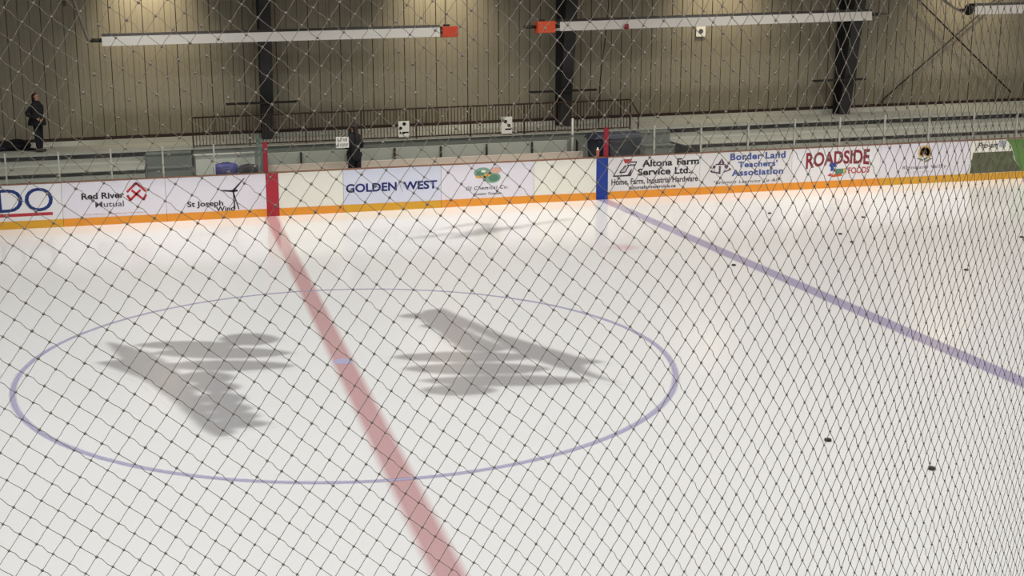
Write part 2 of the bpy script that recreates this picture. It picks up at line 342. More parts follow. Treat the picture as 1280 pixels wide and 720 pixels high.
# ribbed sheets, three ribs each, with recessed joints
PITCH = 0.305
mb = MB()
for k in range(3):
    x = k * PITCH
    # flat pan, then a raised narrow rib
    pr = [(x + 0.012, 0.02), (x + 0.135, 0.02), (x + 0.145, 0.012), (x + 0.165, 0.012), (x + 0.175, 0.02), (x + PITCH - 0.012, 0.02), (x + PITCH - 0.006, 0.058)]
    if k < 2: pr += [(x + PITCH + 0.006, 0.058)]
    o = len(mb.v)
    for (a, b) in pr:
        mb.v += [(a, b, 0), (a, b, 7.4)]
    # faces along the profile
    for i in range(len(pr) - 1):
        mb.f.append((o + 2 * i, o + 2 * i + 2, o + 2 * i + 3, o + 2 * i + 1))
    if k < 2:
        o2 = len(mb.v)
        mb.f.append((o2 - 2, o2, o2 + 1, o2 - 1))
sheet = mb.mesh('cladding_sheet'); sheet.materials.append(M['tan'])
nsh = 0
x = -13.9
while x < 29.5:
    o = bpy.data.objects.new('cladding_sheet', sheet); COL.objects.link(o); o.parent = wall
    o.location = (x, WY, 1.58); x += 3 * PITCH; nsh += 1
tag(MB().box(-14, 30, WY - 0.02, WY + 0.02, 1.512, 1.572).build('baseboard_back', M['brown']), kind='structure')
# concrete curb under the cladding and the upper walkway of the stands
tag(MB().box(-14, 30, WY - 0.10, WY + 0.05, 1.362, 1.498).build('trim_1', M['plank2']), kind='structure')
tag(MB().box(-14, 30, 16.2, WY + 0.04, 1.335, 1.36).build('floor', M['plank']), kind='structure')
tag(MB().box(-14, 30, 16.5, 16.56, 0.0, 1.19).build('trim_2', M['plank2']), kind='structure')
MBC = MB().box(-1.72, 10.4, 16.24, 16.3, 0.55, 1.332)
tag(MBC.build('trim_3', M['stair']), kind='structure')

# ------------------------------------------------------------------ bleachers and stairs
def bleacher(x0, x1, label, cut):
    t = thing('bleacher', ((x0 + x1) / 2, 15.7, 0), label, 'bleacher')
    MB().box(x0, x1, 14.92, 15.64, 1.018, 1.04).build('seat_plank', M['plank'], t)
    MB().box(x0, x1, 15.66, 16.40, 1.018, 1.04).build('seat_plank', M['plank'], t)
    MB().box(x0, x1, 16.34, 16.40, 1.043, 1.20).build('riser', M['plank2'], t)
    MB().box(x0 + cut[0], x1 - cut[1], 15.06, 15.12, 0.30, 0.905).build('riser', M['plank2'], t)
    MB().box(x0 + cut[0], x1 - cut[1], 14.2, 15.05, 0.245, 0.30).build('seat_plank', M['plank'], t)
    for k in range(int((x1 - x0) / 2.4) + 1):
        xs = x0 + 0.2 + k * 2.4
        if xs < x1 - 0.1: MB().box(xs, xs + 0.06, 15.2, 16.3, 0.0, 1.015).build('support_frame', M['dark'], t)
    return t
bleacher(-13.6, -3.02, 'long grey wooden bleacher tiers on the left below the standing woman', (0, 0))
bleacher(11.35, 29.5, 'long grey wooden bleacher tiers on the right behind the glass', (0.55, 0))
def stairs(x0, x1, label):
    t = thing('stairs', ((x0 + x1) / 2, 15.2, 0), label, 'stairs')
    for k in range(4):
        MB().box(x0, x1, 14.72 + 0.37 * k, 14.72 + 0.37 * k + 0.40 if k < 3 else 16.19, 0.33 * k + 0.002, 0.33 * (k + 1) - 0.035).build('step', M['stair'], t)
        MB().box(x0, x1, 14.69 + 0.37 * k, 14.72 + 0.37 * k + (0.34 if k < 3 else .35), 0.33 * (k + 1) - 0.033, 0.33 * (k + 1)).build('tread', M['stair'], t)
    return t
stairs(-2.98, -1.80, 'dark grey-green steps beside the left bleacher')
stairs(10.47, 11.32, 'dark grey-green steps at the right end of the railing')

# players' and timekeeper's boxes behind the far boards
t = thing('box_partition', (-0.9, 14.6, 0), 'light grey panel wall behind the blue and black bags', 'partition')
MB().box(-1.72, -0.22, 14.6, 14.66, 0.0, 1.35).build('panel', M['boxlight'], t)
MB().box(-1.76, -0.22, 14.57, 14.69, 1.35, 1.385).build('top_rail', M['plank2'], t)
MB().box(-1.70, -0.22, 13.15, 13.95, 0.90, 0.94).build('counter', M['sill'], t)
for xs in (-1.6, -0.35): MB().box(xs, xs + 0.07, 13.5, 13.57, 0.0, 0.90).build('counter_leg', M['dark'], t)
t = thing('players_box', (4, 14.5, 0), 'long grey-green team box wall with a beige plank behind the centre boards', 'team box')
MB().box(0.02, 8.0, 14.6, 14.66, 0.0, 1.335).build('back_wall', M['boxwall'], t)
MB().box(0.02, 8.3, 14.2, 14.27, 0.30, 1.07).build('bench_back', M['sill'], t)['label'] = 'beige plank'
MB().box(0.02, 8.3, 13.95, 14.19, 0.72, 0.76).build('bench_seat', M['sill'], t)
MB().box(0.02, 8.3, 13.05, 14.56, 0.26, 0.36).build('platform', M['concrete'], t)
for k in range(7):
    xs = 0.98 + 1.215 * k - 0.04
    MB().box(xs, xs + 0.045, 14.54, 14.59, 1.0, 1.33).build('post', M['dark'], t)
# end glass of the box, seen edge-on, and a white upright at its right end
t = thing('end_glass', (-0.14, 13.6, 0), 'greenish glass pane seen edge-on beside the red centre post', 'glass pane')
MB().box(-0.175, -0.145, 13.06, 14.54, 0.0, 1.84).build('pane', M['glass_edge'], t)
t = thing('upright_post', (8.07, 14.35, 0), 'pale upright post behind the cream blank boards', 'post')
MB().tube([(8.07, 14.38, 0.362), (8.07, 14.38, 1.92)], 0.032, 10).build('tube', M['post'], t, True)
MB().lathe([(0.06, 0), (0.06, 0.02), (0.035, 0.03)], (8.07, 14.38, 0.362), 14).build('base_flange', M['post'], t)

# ------------------------------------------------------------------ railing of the upper walkway
t = thing('railing', (4.3, 16.2, 1.36), 'long brown steel railing with close balusters on the upper walkway', 'railing')
RX0, RX1 = -1.73, 10.33
MB().tube([(RX0, 16.26, 2.175), (RX1, 16.26, 2.19)], 0.021, 8).build('top_rail', M['brown'], t, True)
MB().tube([(RX0, 16.26, 1.42), (RX1, 16.26, 1.42)], 0.02, 8).build('bottom_rail', M['brown'], t, True)
MB().tube([(RX1, 16.26, 2.19), (RX1 + 0.24, 16.26, 1.80), (RX1 + 0.24, 16.26, 1.362)], 0.024, 8).build('end_rail', M['brown'], t, True)
px = [RX0 + (RX1 - RX0) * k / 8 for k in range(9)]
for xq in px:
    MB().box(xq - 0.02, xq + 0.02, 16.24, 16.28, 1.362, 2.16).build('post', M['brown'], t)
bal = MB().box(-0.009, 0.009, -0.009, 0.009, 0, 0.75).mesh('baluster'); bal.materials.append(M['brown'])
for k in range(8):
    n = 17
    for i in range(1, n):
        o = bpy.data.objects.new('baluster', bal); COL.objects.link(o); o.parent = t
        o.location = (px[k] + (px[k + 1] - px[k]) * i / n - 4.3, 0.06, 0.06)

# ------------------------------------------------------------------ columns
for cx_, lab in ((0.385, 'dark tapered steel column on the left, behind the long heater'),
                 (8.955, 'dark tapered steel column at the centre, behind the two orange heater boxes'),
                 (17.525, 'wide dark tapered steel column on the right, beside the crossed cables')):
    t = thing('steel_column', (cx_, 17.9, 1.36), lab, 'column', 'steel frame columns')
    zb, zt = 1.364, 8.9
    y_b, y_t = 17.80, 17.80 - 0.17 * (zt - zb)
    h = 0.165
    MB().box(cx_ - h, cx_ + h, 18.16, 18.185, zb, zt).build('flange', M['charcoal'], t)
    MB().quadbox([(cx_ - h, y_b, zb), (cx_ + h, y_b, zb), (cx_ + h, y_b + 0.025, zb), (cx_ - h, y_b + 0.025, zb),
                  (cx_ - h, y_t, zt), (cx_ + h, y_t, zt), (cx_ + h, y_t + 0.025, zt), (cx_ - h, y_t + 0.025, zt)]).build('flange', M['charcoal'], t)
    MB().quadbox([(cx_ - 0.01, y_b + 0.027, zb), (cx_ + 0.01, y_b + 0.027, zb), (cx_ + 0.01, 18.158, zb), (cx_ - 0.01, 18.158, zb),
                  (cx_ - 0.01, y_t + 0.027, zt), (cx_ + 0.01, y_t + 0.027, zt), (cx_ + 0.01, 18.158, zt), (cx_ - 0.01, 18.158, zt)]).build('web', M['charcoal'], t)
    MB().box(cx_ - 1.15, cx_ + (0.85 if cx_ < 16 else 0.45), 17.50, 17.60, 2.37, 2.43).build('cross_bar', M['dark'], t)
    for xb in (cx_ - 0.08, cx_ + 0.05): MB().box(xb, xb + 0.03, 17.605, 17.64, 2.37, 2.43).build('bracket', M['dark'], t)

# ------------------------------------------------------------------ infrared tube heaters hung before the wall
HY = 16.0
M['reflector'] = mat('heater_reflector', (205, 202, 196), 0.4, 0.25, 0.05, 2, 0, 0.5, (0.3, 1, 1))
M['burner'] = mat('orange_burner_box', (190, 62, 34), 0.5, 0, 0.08, 6)
M['burner2'] = mat('bright_orange_burner_box', (214, 80, 40), 0.5, 0, 0.08, 6)
def heater(x0, x1, z0, z1, label, box=None, bm=None):
    t = thing('tube_heater', ((x0 + x1) / 2, HY, 4.27), label, 'heater')
    def zz(x): return z0 + (z1 - z0) * (x - x0) / (x1 - x0)
    def seg(prof, name, m):
        mb_ = MB(); n = len(prof)
        mb_.v = [(x0, HY + y, z0 + z) for y, z in prof] + [(x1, HY + y, z1 + z) for y, z in prof]
        for i in range(n): mb_.f.append((i, (i + 1) % n, n + (i + 1) % n, n + i))
        mb_.f += [tuple(range(n))[::-1], tuple(range(n, 2 * n))]
        return mb_.build(name, m, t)
    seg([(-0.22, -0.14), (-0.19, 0.10), (-0.178, 0.10), (-0.205, -0.14)], 'reflector', M['reflector'])
    seg([(0.205, -0.14), (0.178, 0.10), (0.19, 0.10), (0.22, -0.14)], 'reflector', M['reflector'])
    seg([(-0.195, 0.102), (-0.16, 0.165), (0.16, 0.165), (0.195, 0.102)], 'hood_top', M['dark'])
    mb_ = MB().tube([(x0 - 0.02, HY, z0 - 0.02), (x1 + 0.02, HY, z1 - 0.02)], 0.05, 10)
    mb_.build('radiant_tube', M['dark'], t, True)
    k = 0
    xs = x0 + 0.6
    while xs < x1 - 0.3:
        MB().tube([(xs, HY - 0.05, zz(xs) + 0.168), (xs, HY - 0.05, 8.98)], 0.004, 5).build('hanger_wire', M['dark'], t)
        xs += 2.6
    if box:
        bx0, bx1, bz0, bz1 = box
        MB().box(bx0, bx1, HY - 0.17, HY + 0.17, bz0, bz1).build('burner_box', bm, t, bevel=0.015)['label'] = 'orange burner box'
        MB().box(bx0 + 0.08, bx0 + 0.22, HY - 0.1, HY + 0.1, bz1 + 0.002, bz1 + 0.05).build('gas_valve', M['dark'], t)
        MB().tube([(bx0 + 0.1, HY - 0.06, bz1 + 0.05), (bx0 + 0.12, HY - 0.06, 8.98)], 0.011, 6).build('gas_line', M['dark'], t)
        if bx0 > x0: MB().tube([(x1 + 0.022, HY - 0.1, z1), (bx0 - 0.002, HY - 0.1, z1)], 0.055, 8).build('coupling', M['dark'], t)
    return t
h1 = heater(-3.92, 4.89, 4.27, 4.225, 'long grey tube heater on the left with orange box at its right end', (4.96, 5.39, 4.06, 4.345), M['burner'])
MB().tube([(-4.22, HY, 4.28), (-3.945, HY, 4.27)], 0.05, 8).build('end_stub', M['dark'], h1, True)
MB().tube([(-4.20, HY, 4.28), (-4.28, HY, 4.33), (-4.57, HY, 5.31), (-5.6, HY, 8.95)], 0.05, 8).build('vent_pipe', M['greysteel'], h1, True)
MB().box(-4.86, -4.77, HY - 0.04, HY + 0.04, 5.16, 5.30).build('pipe_clamp', M['dark'], h1)
MB().tube([(-4.815, HY, 5.30), (-4.815, HY, 8.95)], 0.012, 6).build('clamp_rod', M['dark'], h1)
h2 = heater(8.16, 17.04, 4.265, 4.275, 'long pale tube heater at the centre right with orange box at its left end', (7.56, 8.05, 4.085, 4.395), M['burner2'])
MB().tube([(7.22, HY, 4.26), (7.555, HY, 4.25)], 0.045, 8).build('air_intake', M['dark'], h2, True)
MB().tube([(8.052, HY, 4.25), (8.14, HY, 4.25)], 0.06, 8).build('coupling', M['dark'], h2)
MB().tube([(17.065, HY, 4.29), (17.38, HY, 4.29)], 0.05, 8).build('end_stub', M['dark'], h2, True)
MB().tube([(17.38, HY, 4.29), (17.62, HY, 4.30)], 0.02, 6).build('end_rod', M['dark'], h2)
MB().lathe([(0.0, 0), (0.05, 0), (0.07, 0.05), (0.05, 0.14), (0.0, 0.14)], (9.98, HY - 0.27, 4.12), 12).build('red_tag', M['darkred'], h2)['label'] = 'small dark red cap on the reflector'
h3 = heater(20.10, 28.0, 4.335, 4.30, 'grey tube heater cut off by the right edge of the photo')
MB().lathe([(0.0, 0), (0.16, 0), (0.16, 0.06), (0, 0.06)], (0, 0, 0), 14).build('end_plate', M['dark'], h3)
ep = [c for c in h3.children if c.name.startswith('end_plate')][0]
ep.matrix_parent_inverse = Matrix.Identity(4); ep.location = (20.02 - 24.05, 0, 4.335 - 4.27); ep.rotation_euler = (0, math.pi / 2, 0)
MB().tube([(19.80, HY, 4.32), (20.015, HY, 4.335)], 0.045, 8).build('end_stub', M['dark'], h3, True)
for dy in (-0.05, 0.05):
    MB().tube([(19.84, HY + dy, 4.30 + dy * 0.6), (19.66, HY + dy, 4.36 + dy * 0.6), (19.2, HY + dy, 4.66 + dy), (17.6, HY + dy, 8.95)], 0.022, 7).build('vent_pipe', M['greysteel'], h3, True)

# cables and small signs at the wall
t = thing('cross_brace', (21.4, 18.1, 1.6), 'pair of thin dark brace cables crossing on the right wall', 'brace')
MB().tube([(23.0, 18.16, 1.6), (23.08, 18.16, 1.79), (19.89, 18.16, 4.62), (17.9, 18.16, 6.4)], 0.022, 6).build('cable', M['dark'], t, True)
MB().tube([(18.9, 18.22, 1.6), (19.06, 18.22, 1.78), (21.84, 18.22, 4.09), (24.5, 18.22, 6.4)], 0.022, 6).build('cable', M['dark'], t, True)
t = thing('hanging_cable', (9.6, 17.3, 1.37), 'thin dark cable hanging in front of the wall right of the centre column', 'cable')
MB().tube([(10.02, 17.2, 8.95), (10.0, 17.2, 4.75), (9.93, 17.2, 4.0), (9.78, 17.2, 2.6), (9.74, 17.2, 1.37)], 0.014, 6).build('cable', M['dark'], t, True)
t = thing('wall_sign', (13.19, 18.26, 3.9), 'small white sign on the wall above the right heater', 'sign')
MB().box(13.05, 13.33, 18.262, 18.285, 3.77, 4.06).build('sign_plate', M['cream'], t)
MB().lathe([(0.07, 0), (0.07, 0.004)], (0, 0, 0), 16).build('sign_mark', M['inkgrey'], t)
sm = [c for c in t.children if c.name.startswith('sign_mark')][0]
sm.matrix_parent_inverse = Matrix.Identity(4); sm.location = (0, -0.003, 0.02); sm.rotation_euler = (math.pi / 2, 0, 0)
for (x0, z0, x1, z1, lab, sp) in ((3.80, 1.43, 4.10, 1.86, 'white notice sheet with black spots hung left on the railing', ((0.16, 0.35, 0.05), (0.06, 0.24, 0.045), (0.05, 0.11, 0.03), (0.14, 0.1, 0.03))),
                                 (6.66, 1.40, 6.96, 1.86, 'white notice sheet with black spots hung right on the railing', ((0.11, 0.33, 0.05), (0.21, 0.22, 0.045), (0.04, 0.43, 0.02)))):
    t = thing('notice_sheet', ((x0 + x1) / 2, 16.2, z0), lab, 'notice')
    MB().box(x0, x1, 16.205, 16.212, z0, z1).build('sheet', M['cream'], t)
    mb = MB()
    for sx, sz, r in sp:
        mb.poly([(x0 + sx + r * math.cos(a * 0.5236), 16.2035, z0 + sz + r * math.sin(a * 0.5236)) for a in range(12)])
    mb.poly([(x0 + 0.10, 16.2035, z0 + 0.10), (x0 + 0.28, 16.2035, z0 + 0.10), (x0 + 0.28, 16.2035, z0 + 0.14), (x0 + 0.10, 16.2035, z0 + 0.14)])
    mb.build('printed_spots', M['inkblack'], t)

# ------------------------------------------------------------------ dasher boards
BY = 12.851
BH = 1.069
KZ = 0.185
AD = {'D': (-6.439, 0.407, -5.859, 0.957), 'O': (-5.81, 0.4, -5.154, 0.965), 'DOline': (-7.149, 0.295, -5.181, 0.345), 'RedRiver': (-4.488, 0.622, -3.481, 0.779), 'Mutual': (-4.175, 0.423, -3.5, 0.561), 'slogan1': (-4.481, 0.236, -3.0, 0.277), 'diamond': (-3.415, 0.53, -2.958, 0.971), 'StJoseph': (-2.0, 0.279, -1.137, 0.456), 'Wind': (-1.32, 0.18, -0.87, 0.306), 'turb_hub': (-0.892, 0.663, -0.892, 0.663), 'Golden': (1.862, 0.48, 3.122, 0.696), 'West': (3.282, 0.484, 4.132, 0.694), 'gslash': (3.201, 0.441, 3.286, 0.714), 'GJ': (4.858, 0.374, 5.925, 0.489), 'Growing': (5.05, 0.245, 5.761, 0.326), 'gjlogo': (5.052, 0.551, 5.742, 0.966), 'Altona': (9.381, 0.776, 10.874, 0.95), 'Service': (9.269, 0.556, 10.651, 0.736), 'Altona1': (9.381, 0.776, 10.173, 0.95), 'Altona2': (10.295, 0.778, 10.874, 0.95), 'Service1': (9.269, 0.556, 10.13, 0.735), 'Service2': (10.242, 0.557, 10.651, 0.736), 'Home': (8.588, 0.323, 10.855, 0.498), 'url': (9.071, 0.221, 10.279, 0.309), 'aflogo': (8.622, 0.562, 9.249, 0.997), 'Border': (11.698, 0.832, 13.178, 1.01), 'Teachers': (11.917, 0.639, 12.969, 0.797), 'Assoc': (11.752, 0.428, 13.134, 0.593), 'Bringing': (11.282, 0.217, 13.09, 0.326), 'trefoil': (11.166, 0.494, 11.736, 0.906), 'Roadside': (13.738, 0.508, 15.463, 0.973), 'Foods': (14.9, 0.35, 15.481, 0.51), 'rfblue': (14.371, 0.437, 14.576, 0.665), 'rfgreen': (14.55, 0.356, 14.804, 0.489), 'rforange': (14.337, 0.263, 14.766, 0.388), 'sun': (16.779, 0.604, 17.193, 1.001), 'Rhine': (16.394, 0.358, 17.606, 0.475), 'Rhine2': (16.466, 0.278, 17.239, 0.325), 'Pro': (18.448, 0.842, 19.019, 0.988), 'profield': (18.277, 0.193, 19.446, 0.737), 'proswatch': (19.053, 0.849, 19.241, 1.018), 'prowhite': (18.298, 0.757, 19.377, 1.002)}
def txt(name, s, box, m, parent, offset=0.0, shear=0.0, y=None, warp=None, space=1.0):
    cu = bpy.data.curves.new('text', 'FONT'); cu.body = s; cu.offset = offset; cu.shear = shear; cu.space_character = space
    cu.resolution_u = 4
    o = bpy.data.objects.new('text', cu); COL.objects.link(o)
    dg = bpy.context.evaluated_depsgraph_get()
    me = bpy.data.meshes.new_from_object(o.evaluated_get(dg))
    bpy.data.objects.remove(o); bpy.data.curves.remove(cu)
    xs = [v.co.x for v in me.vertices]; ys = [v.co.y for v in me.vertices]
    ax, bx_, ay, by_ = min(xs), max(xs), min(ys), max(ys)
    x0, z0, x1, z1 = box
    yy = (BY - 0.0035) if y is None else y
    for v in me.vertices:
        u = (v.co.x - ax) / (bx_ - ax); w = (v.co.y - ay) / (by_ - ay)
        if warp: u, w = warp(u, w)
        v.co = (x0 + (x1 - x0) * u, yy, z0 + (z1 - z0) * w)
    me.name = name; me.materials.clear(); me.materials.append(m)
    ob = bpy.data.objects.new(name, me); COL.objects.link(ob)
    ob.parent = parent; ob.matrix_parent_inverse = wm(parent).inverted()
    return ob
def flat(name, polys, m, parent, y=None):
    yy = (BY - 0.003) if y is None else y
    mb_ = MB()
    for p in polys: mb_.poly([(a, yy, b) for a, b in p])
    return mb_.build(name, m, parent)
def bar(x0, z0, x1, z1, w0, w1=None):
    w1 = w0 if w1 is None else w1
    d = Vector((x1 - x0, z1 - z0)).normalized(); n = Vector((-d.y, d.x))
    return [(x0 + n.x * w0 / 2, z0 + n.y * w0 / 2), (x1 + n.x * w1 / 2, z1 + n.y * w1 / 2), (x1 - n.x * w1 / 2, z1 - n.y * w1 / 2), (x0 - n.x * w0 / 2, z0 - n.y * w0 / 2)]
def ell(cx, cz, rx, rz, n=24, a0=0, a1=2 * math.pi):
    return [(cx + rx * math.cos(a0 + (a1 - a0) * k / n), cz + rz * math.sin(a0 + (a1 - a0) * k / n)) for k in range(n if abs(a1 - a0) > 6.28 else n + 1)]
def rect(x0, z0, x1, z1): return [(x0, z0), (x1, z0), (x1, z1), (x0, z1)]

def board(x0, x1, face, kick, label):
    t = thing('dasher_board', ((x0 + x1) / 2, BY + 0.05, 0), label, 'hockey boards')
    g = 0.004
    pn = MB().box(x0 + g, x1 - g, BY, BY + 0.10, KZ + 0.002, BH - 0.022).build('board_panel', face, t)
    MB().box(x0 + g, x1 - g, BY - 0.012, BY + 0.10, 0.001, KZ).build('kick_plate', kick, t)['label'] = 'yellow kick plate' if kick is M['yellow'] else 'orange kick plate'
    MB().box(x0 + g, x1 - g, BY - 0.015, BY + 0.13, BH - 0.02, BH).build('cap_rail', M['cap'], t)['label'] = 'rust-brown cap rail'
    return pn
b = board(-7.40, -4.945, M['white'], M['yellow'], 'white dasher board with huge navy letters DO over a red underline')
txt('lettering', 'D', AD['D'], M['navy'], b, 0.0); txt('lettering', 'O', AD['O'], M['navy'], b, 0.0)
x0, z0, x1, z1 = AD['DOline']; flat('underline', [rect(x0, z0 + .0, x1, z0 + 0.075)], M['inkred'], b)
b = board(-4.945, -2.50, M['lav'], M['orange'], 'white dasher board reading Red River Mutual with a red lattice diamond')
txt('lettering', 'Red River', AD['RedRiver'], M['ink'], b, 0.03); txt('lettering', 'Mutual', AD['Mutual'], M['inkgrey'], b, 0.012)
txt('lettering', 'Your Money Matters to Members', AD['slogan1'], M['softred'], b)
x0, z0, x1, z1 = AD['diamond']; cx, cz = (x0 + x1) / 2, (z0 + z1) / 2; rx, rz = (x1 - x0) / 2, (z1 - z0) / 2
P = lambda u, v: (cx + rx * u, cz + rz * v)
def bb(u0, v0, u1, v1, w): return bar(*P(u0, v0), *P(u1, v1), w)
flat('emblem', [bb(-1.0, .02, 0.0, 1.0, .055), bb(0, 1.0, 1.0, .02, .055), bb(-.5, .22, .72, -.88, .055), bb(.42, .22, -.72, -.88, .055), bb(-.98, -.30, -.66, -.90, .06), bb(.98, -.30, .66, -.90, .06)], M['inkred'], b)
flat('emblem_tip', [bb(-.38, .62, 0.02, 1.0, .058), bb(-.02, 1.0, .38, .62, .058)], M['maroon'], b, BY - 0.0045)
b = board(-2.50, -0.085, M['lav'], M['orange'], 'white dasher board reading St Joseph Wind with a black wind turbine drawing')
txt('lettering', 'St Joseph', AD['StJoseph'], M['ink'], b, 0.025); txt('lettering', 'Wind', AD['Wind'], M['ink'], b, 0.025)
flat('turbine_drawing', [bar(-.90, .663, -1.19, .688, .05, .03), bar(-.89, .663, -.60, .965, .05, .02), bar(-.91, .663, -.775, .672, .06, .05), bar(-.875, .65, -.865, .22, .035), bar(-.885, .64, -.765, .215, .03)], M['ink'], b)
b = board(-0.085, 0.215, M['red'], M['red'], 'narrow bright red board stripe at the end of the red line')
b = board(0.215, 1.80, M['cream'], M['orange'], 'blank cream dasher board right of the red stripe')
b = board(1.80, 4.235, M['bluish'], M['yellow'], 'pale blue dasher board reading GOLDEN WEST')
txt('lettering', 'GOLDEN', AD['Golden'], M['indigo'], b, 0.03); txt('lettering', 'WEST', AD['West'], M['indigo'], b, 0.03)
x0, z0, x1, z1 = AD['gslash']; flat('wheat_stroke', [bar(x0 - .02, z1 - .02, x1 - .02, z0, .03, .015), bar(x0 + .05, z1, x1 + .03, z0 + .1, .02, .01)], M['wheat'], b)
b = board(4.235, 6.585, M['lav'], M['orange'], 'white dasher board reading GJ Chemical Co. with a green swirl')
txt('lettering', 'GJ Chemical Co.', AD['GJ'], M['ink'], b, 0.015, 0.25, space=1.2); txt('lettering', 'Growing Together', AD['Growing'], M['ink'], b, 0.015, 0.35)
flat('swirl', [ell(5.28, .82, .22, .13), ell(5.52, .69, .22, .135)], M['green'], b)
flat('swirl_field', [ell(5.22, .80, .10, .07), ell(5.56, .68, .13, .09)], M['dgreen'], b, BY - 0.004)
flat('swirl_gap', [ell(5.30, .855, .06, .03)], M['cream'], b, BY - 0.005)
flat('swirl_light', [ell(5.20, .72, .10, .035), ell(5.40, .76, .08, .04)], M['amber'], b, BY - 0.006)
flat('swirl_sun', [ell(5.61, .865, .14, .075)], M['peach'], b, BY - 0.005)
b = board(6.585, 8.195, M['cream'], M['orange'], 'blank cream dasher board left of the blue stripe')
b = board(8.195, 8.495, M['blue'], M['blue'], 'narrow blue board stripe at the end of the blue line')
b = board(8.495, 10.905, M['greyb'], M['orange'], 'grey-white dasher board reading Altona Farm Service Ltd.')
for wd, k in (('Altona', 'Altona1'), ('Farm', 'Altona2'), ('Service', 'Service1'), ('Ltd.', 'Service2')): txt('lettering', wd, AD[k], M['ink'], b, 0.03)
txt('lettering', 'Home, Farm, Industrial Hardware', AD['Home'], M['ink'], b, 0.02); txt('lettering', 'altonafarmservice.ca', AD['url'], M['ink'], b, 0.02)
x0, z0, x1, z1 = AD['aflogo']; Q = lambda u, v: (x0 + (x1 - x0) * u, z0 + (z1 - z0) * v)
def qb(a, b_, w): return bar(*Q(*a), *Q(*b_), w)
flat('emblem_outline', [qb((.02, .02), (.40, .97), .022), qb((.02, .03), (.74, .03), .035), qb((.74, .03), (.98, .80), .02), qb((.60, .80), (.99, .80), .03), qb((.28, .22), (.52, .62), .03), qb((.28, .22), (.50, .24), .03), qb((.50, .24), (.66, .62), .03), qb((.60, .62), (.92, .64), .03)], M['ink'], b)
flat('emblem_red', [[Q(.42, .98), Q(.80, .98), Q(.72, .78), Q(.50, .74)]], M['inkred'], b, BY - 0.0042)
flat('emblem_shadow', [[Q(.60, .05), Q(.74, .06), Q(.80, .45), Q(.70, .30)]], M['mauve'], b, BY - 0.0042)
b = board(10.905, 13.36, M['greyb'], M['orange'], "white dasher board reading Border Land Teachers' Association in blue")
for s, k in (('Border Land', 'Border'), ("Teachers'", 'Teachers'), ('Association', 'Assoc')): txt('lettering', s, AD[k], M['midblue'], b, 0.035, space=1.08)
txt('lettering', '"Bringing Learning To All"', AD['Bringing'], M['ink'], b, 0.012, 0.2, space=1.15)
x0, z0, x1, z1 = AD['trefoil']
flat('emblem', [[Q(.36, .62), Q(.55, 1.0), Q(.52, .70), Q(.44, .60)], [Q(.56, 1.0), Q(.68, .68), Q(.60, .60), Q(.55, .72)], qb((.26, .62), (.72, .60), .03),
                qb((.14, .5), (.26, .44), .08), [Q(.0, .22), Q(.10, .30), Q(.14, .20), Q(.45, .12), Q(.44, .04), Q(.08, .12)], qb((.47, .52), (.46, .02), .05),
                qb((.70, .52), (.84, .40), .085), [Q(1.0, .32), Q(.90, .38), Q(.88, .26), Q(.62, .16), Q(.64, .08), Q(.96, .22)]], M['mauve'], b)
b = board(13.36, 15.765, M['white'], M['orange'], 'white dasher board reading ROADSIDE FOODS with a small grocery drawing')
def arch(u, w):
    lo = 0.0 + 0.16 * (1 - (2 * u - 1) ** 2) + 0.10 * u
    hi = 0.93 + 0.07 * u - 0.02 * (1 - (2 * u - 1) ** 2)
    return u, lo + (hi - lo) * w
txt('lettering', 'ROADSIDE', AD['Roadside'], M['maroon'], b, 0.03, 0, None, arch)
txt('lettering', 'FOODS', AD['Foods'], M['inkred'], b, 0.02)
x0, z0, x1, z1 = AD['rfblue']; flat('grocery_drawing', [[Q(.2, 0), Q(.6, .02), Q(.62, .4), Q(1, .5), Q(.8, .95), Q(.1, .9), Q(0, .6), Q(.25, .4)]], M['rblue'], b, BY - 0.005)
x0, z0, x1, z1 = AD['rfgreen']; flat('grocery_drawing', [rect(x0, z0, x1 - .04, z1)], M['dgreen'], b, BY - 0.005); flat('grocery_drawing', [rect(x1 - .035, z0, x1 + .05, z1 + .01)], M['gold'], b, BY - 0.005)
x0, z0, x1, z1 = AD['rforange']; flat('grocery_drawing', [[Q(.25, .1), Q(.95, .3), Q(.9, .85), Q(.55, .9), Q(.3, .5)]], M['tomato'], b, BY - 0.0042); flat('grocery_drawing', [[Q(0, .55), Q(.2, .95), Q(.3, .6), Q(.15, .25)]], M['inkred'], b, BY - 0.0042)
b = board(15.765, 18.255, M['lav'], M['yellow'], 'white dasher board reading Rhineland Valley under a yellow sunflower')
x0, z0, x1, z1 = AD['sun']; cx, cz = (x0 + x1) / 2, (z0 + z1) / 2
pet = []
for k in range(15):
    a = 2 * math.pi * k / 15
    if -2.3 < math.atan2(math.sin(a), math.cos(a)) < -0.9: continue
    pet.append(bar(cx + .05 * math.cos(a), cz + .05 * math.sin(a), cx + .19 * math.cos(a), cz + .19 * math.sin(a), 0.125, .06))
flat('sunflower_petals', pet, M['gold'], b); flat('sunflower_heart', [ell(cx, cz, .048, .055)], M['sunbrown'], b, BY - .005)
flat('sunflower_leaves', [bar(cx - .21, cz - .14, cx - .04, cz - .20, .03, .05), bar(cx - .02, cz - .19, cx + .10, cz - .12, .06, .03), bar(cx + .02, cz - .24, cx + .20, cz - .16, .05, .03)], M['leaf'], b, BY - .0045)
txt('lettering', 'Rhineland Valley', AD['Rhine'], M['smoke'], b, 0.015, space=1.1); txt('lettering', 'MANITOBA', AD['Rhine2'], M['wheat'], b, 0, space=1.6)
b = board(18.255, 20.70, M['cream'], M['yellow'], 'green dasher board with a crop field picture and the word Pro-am')
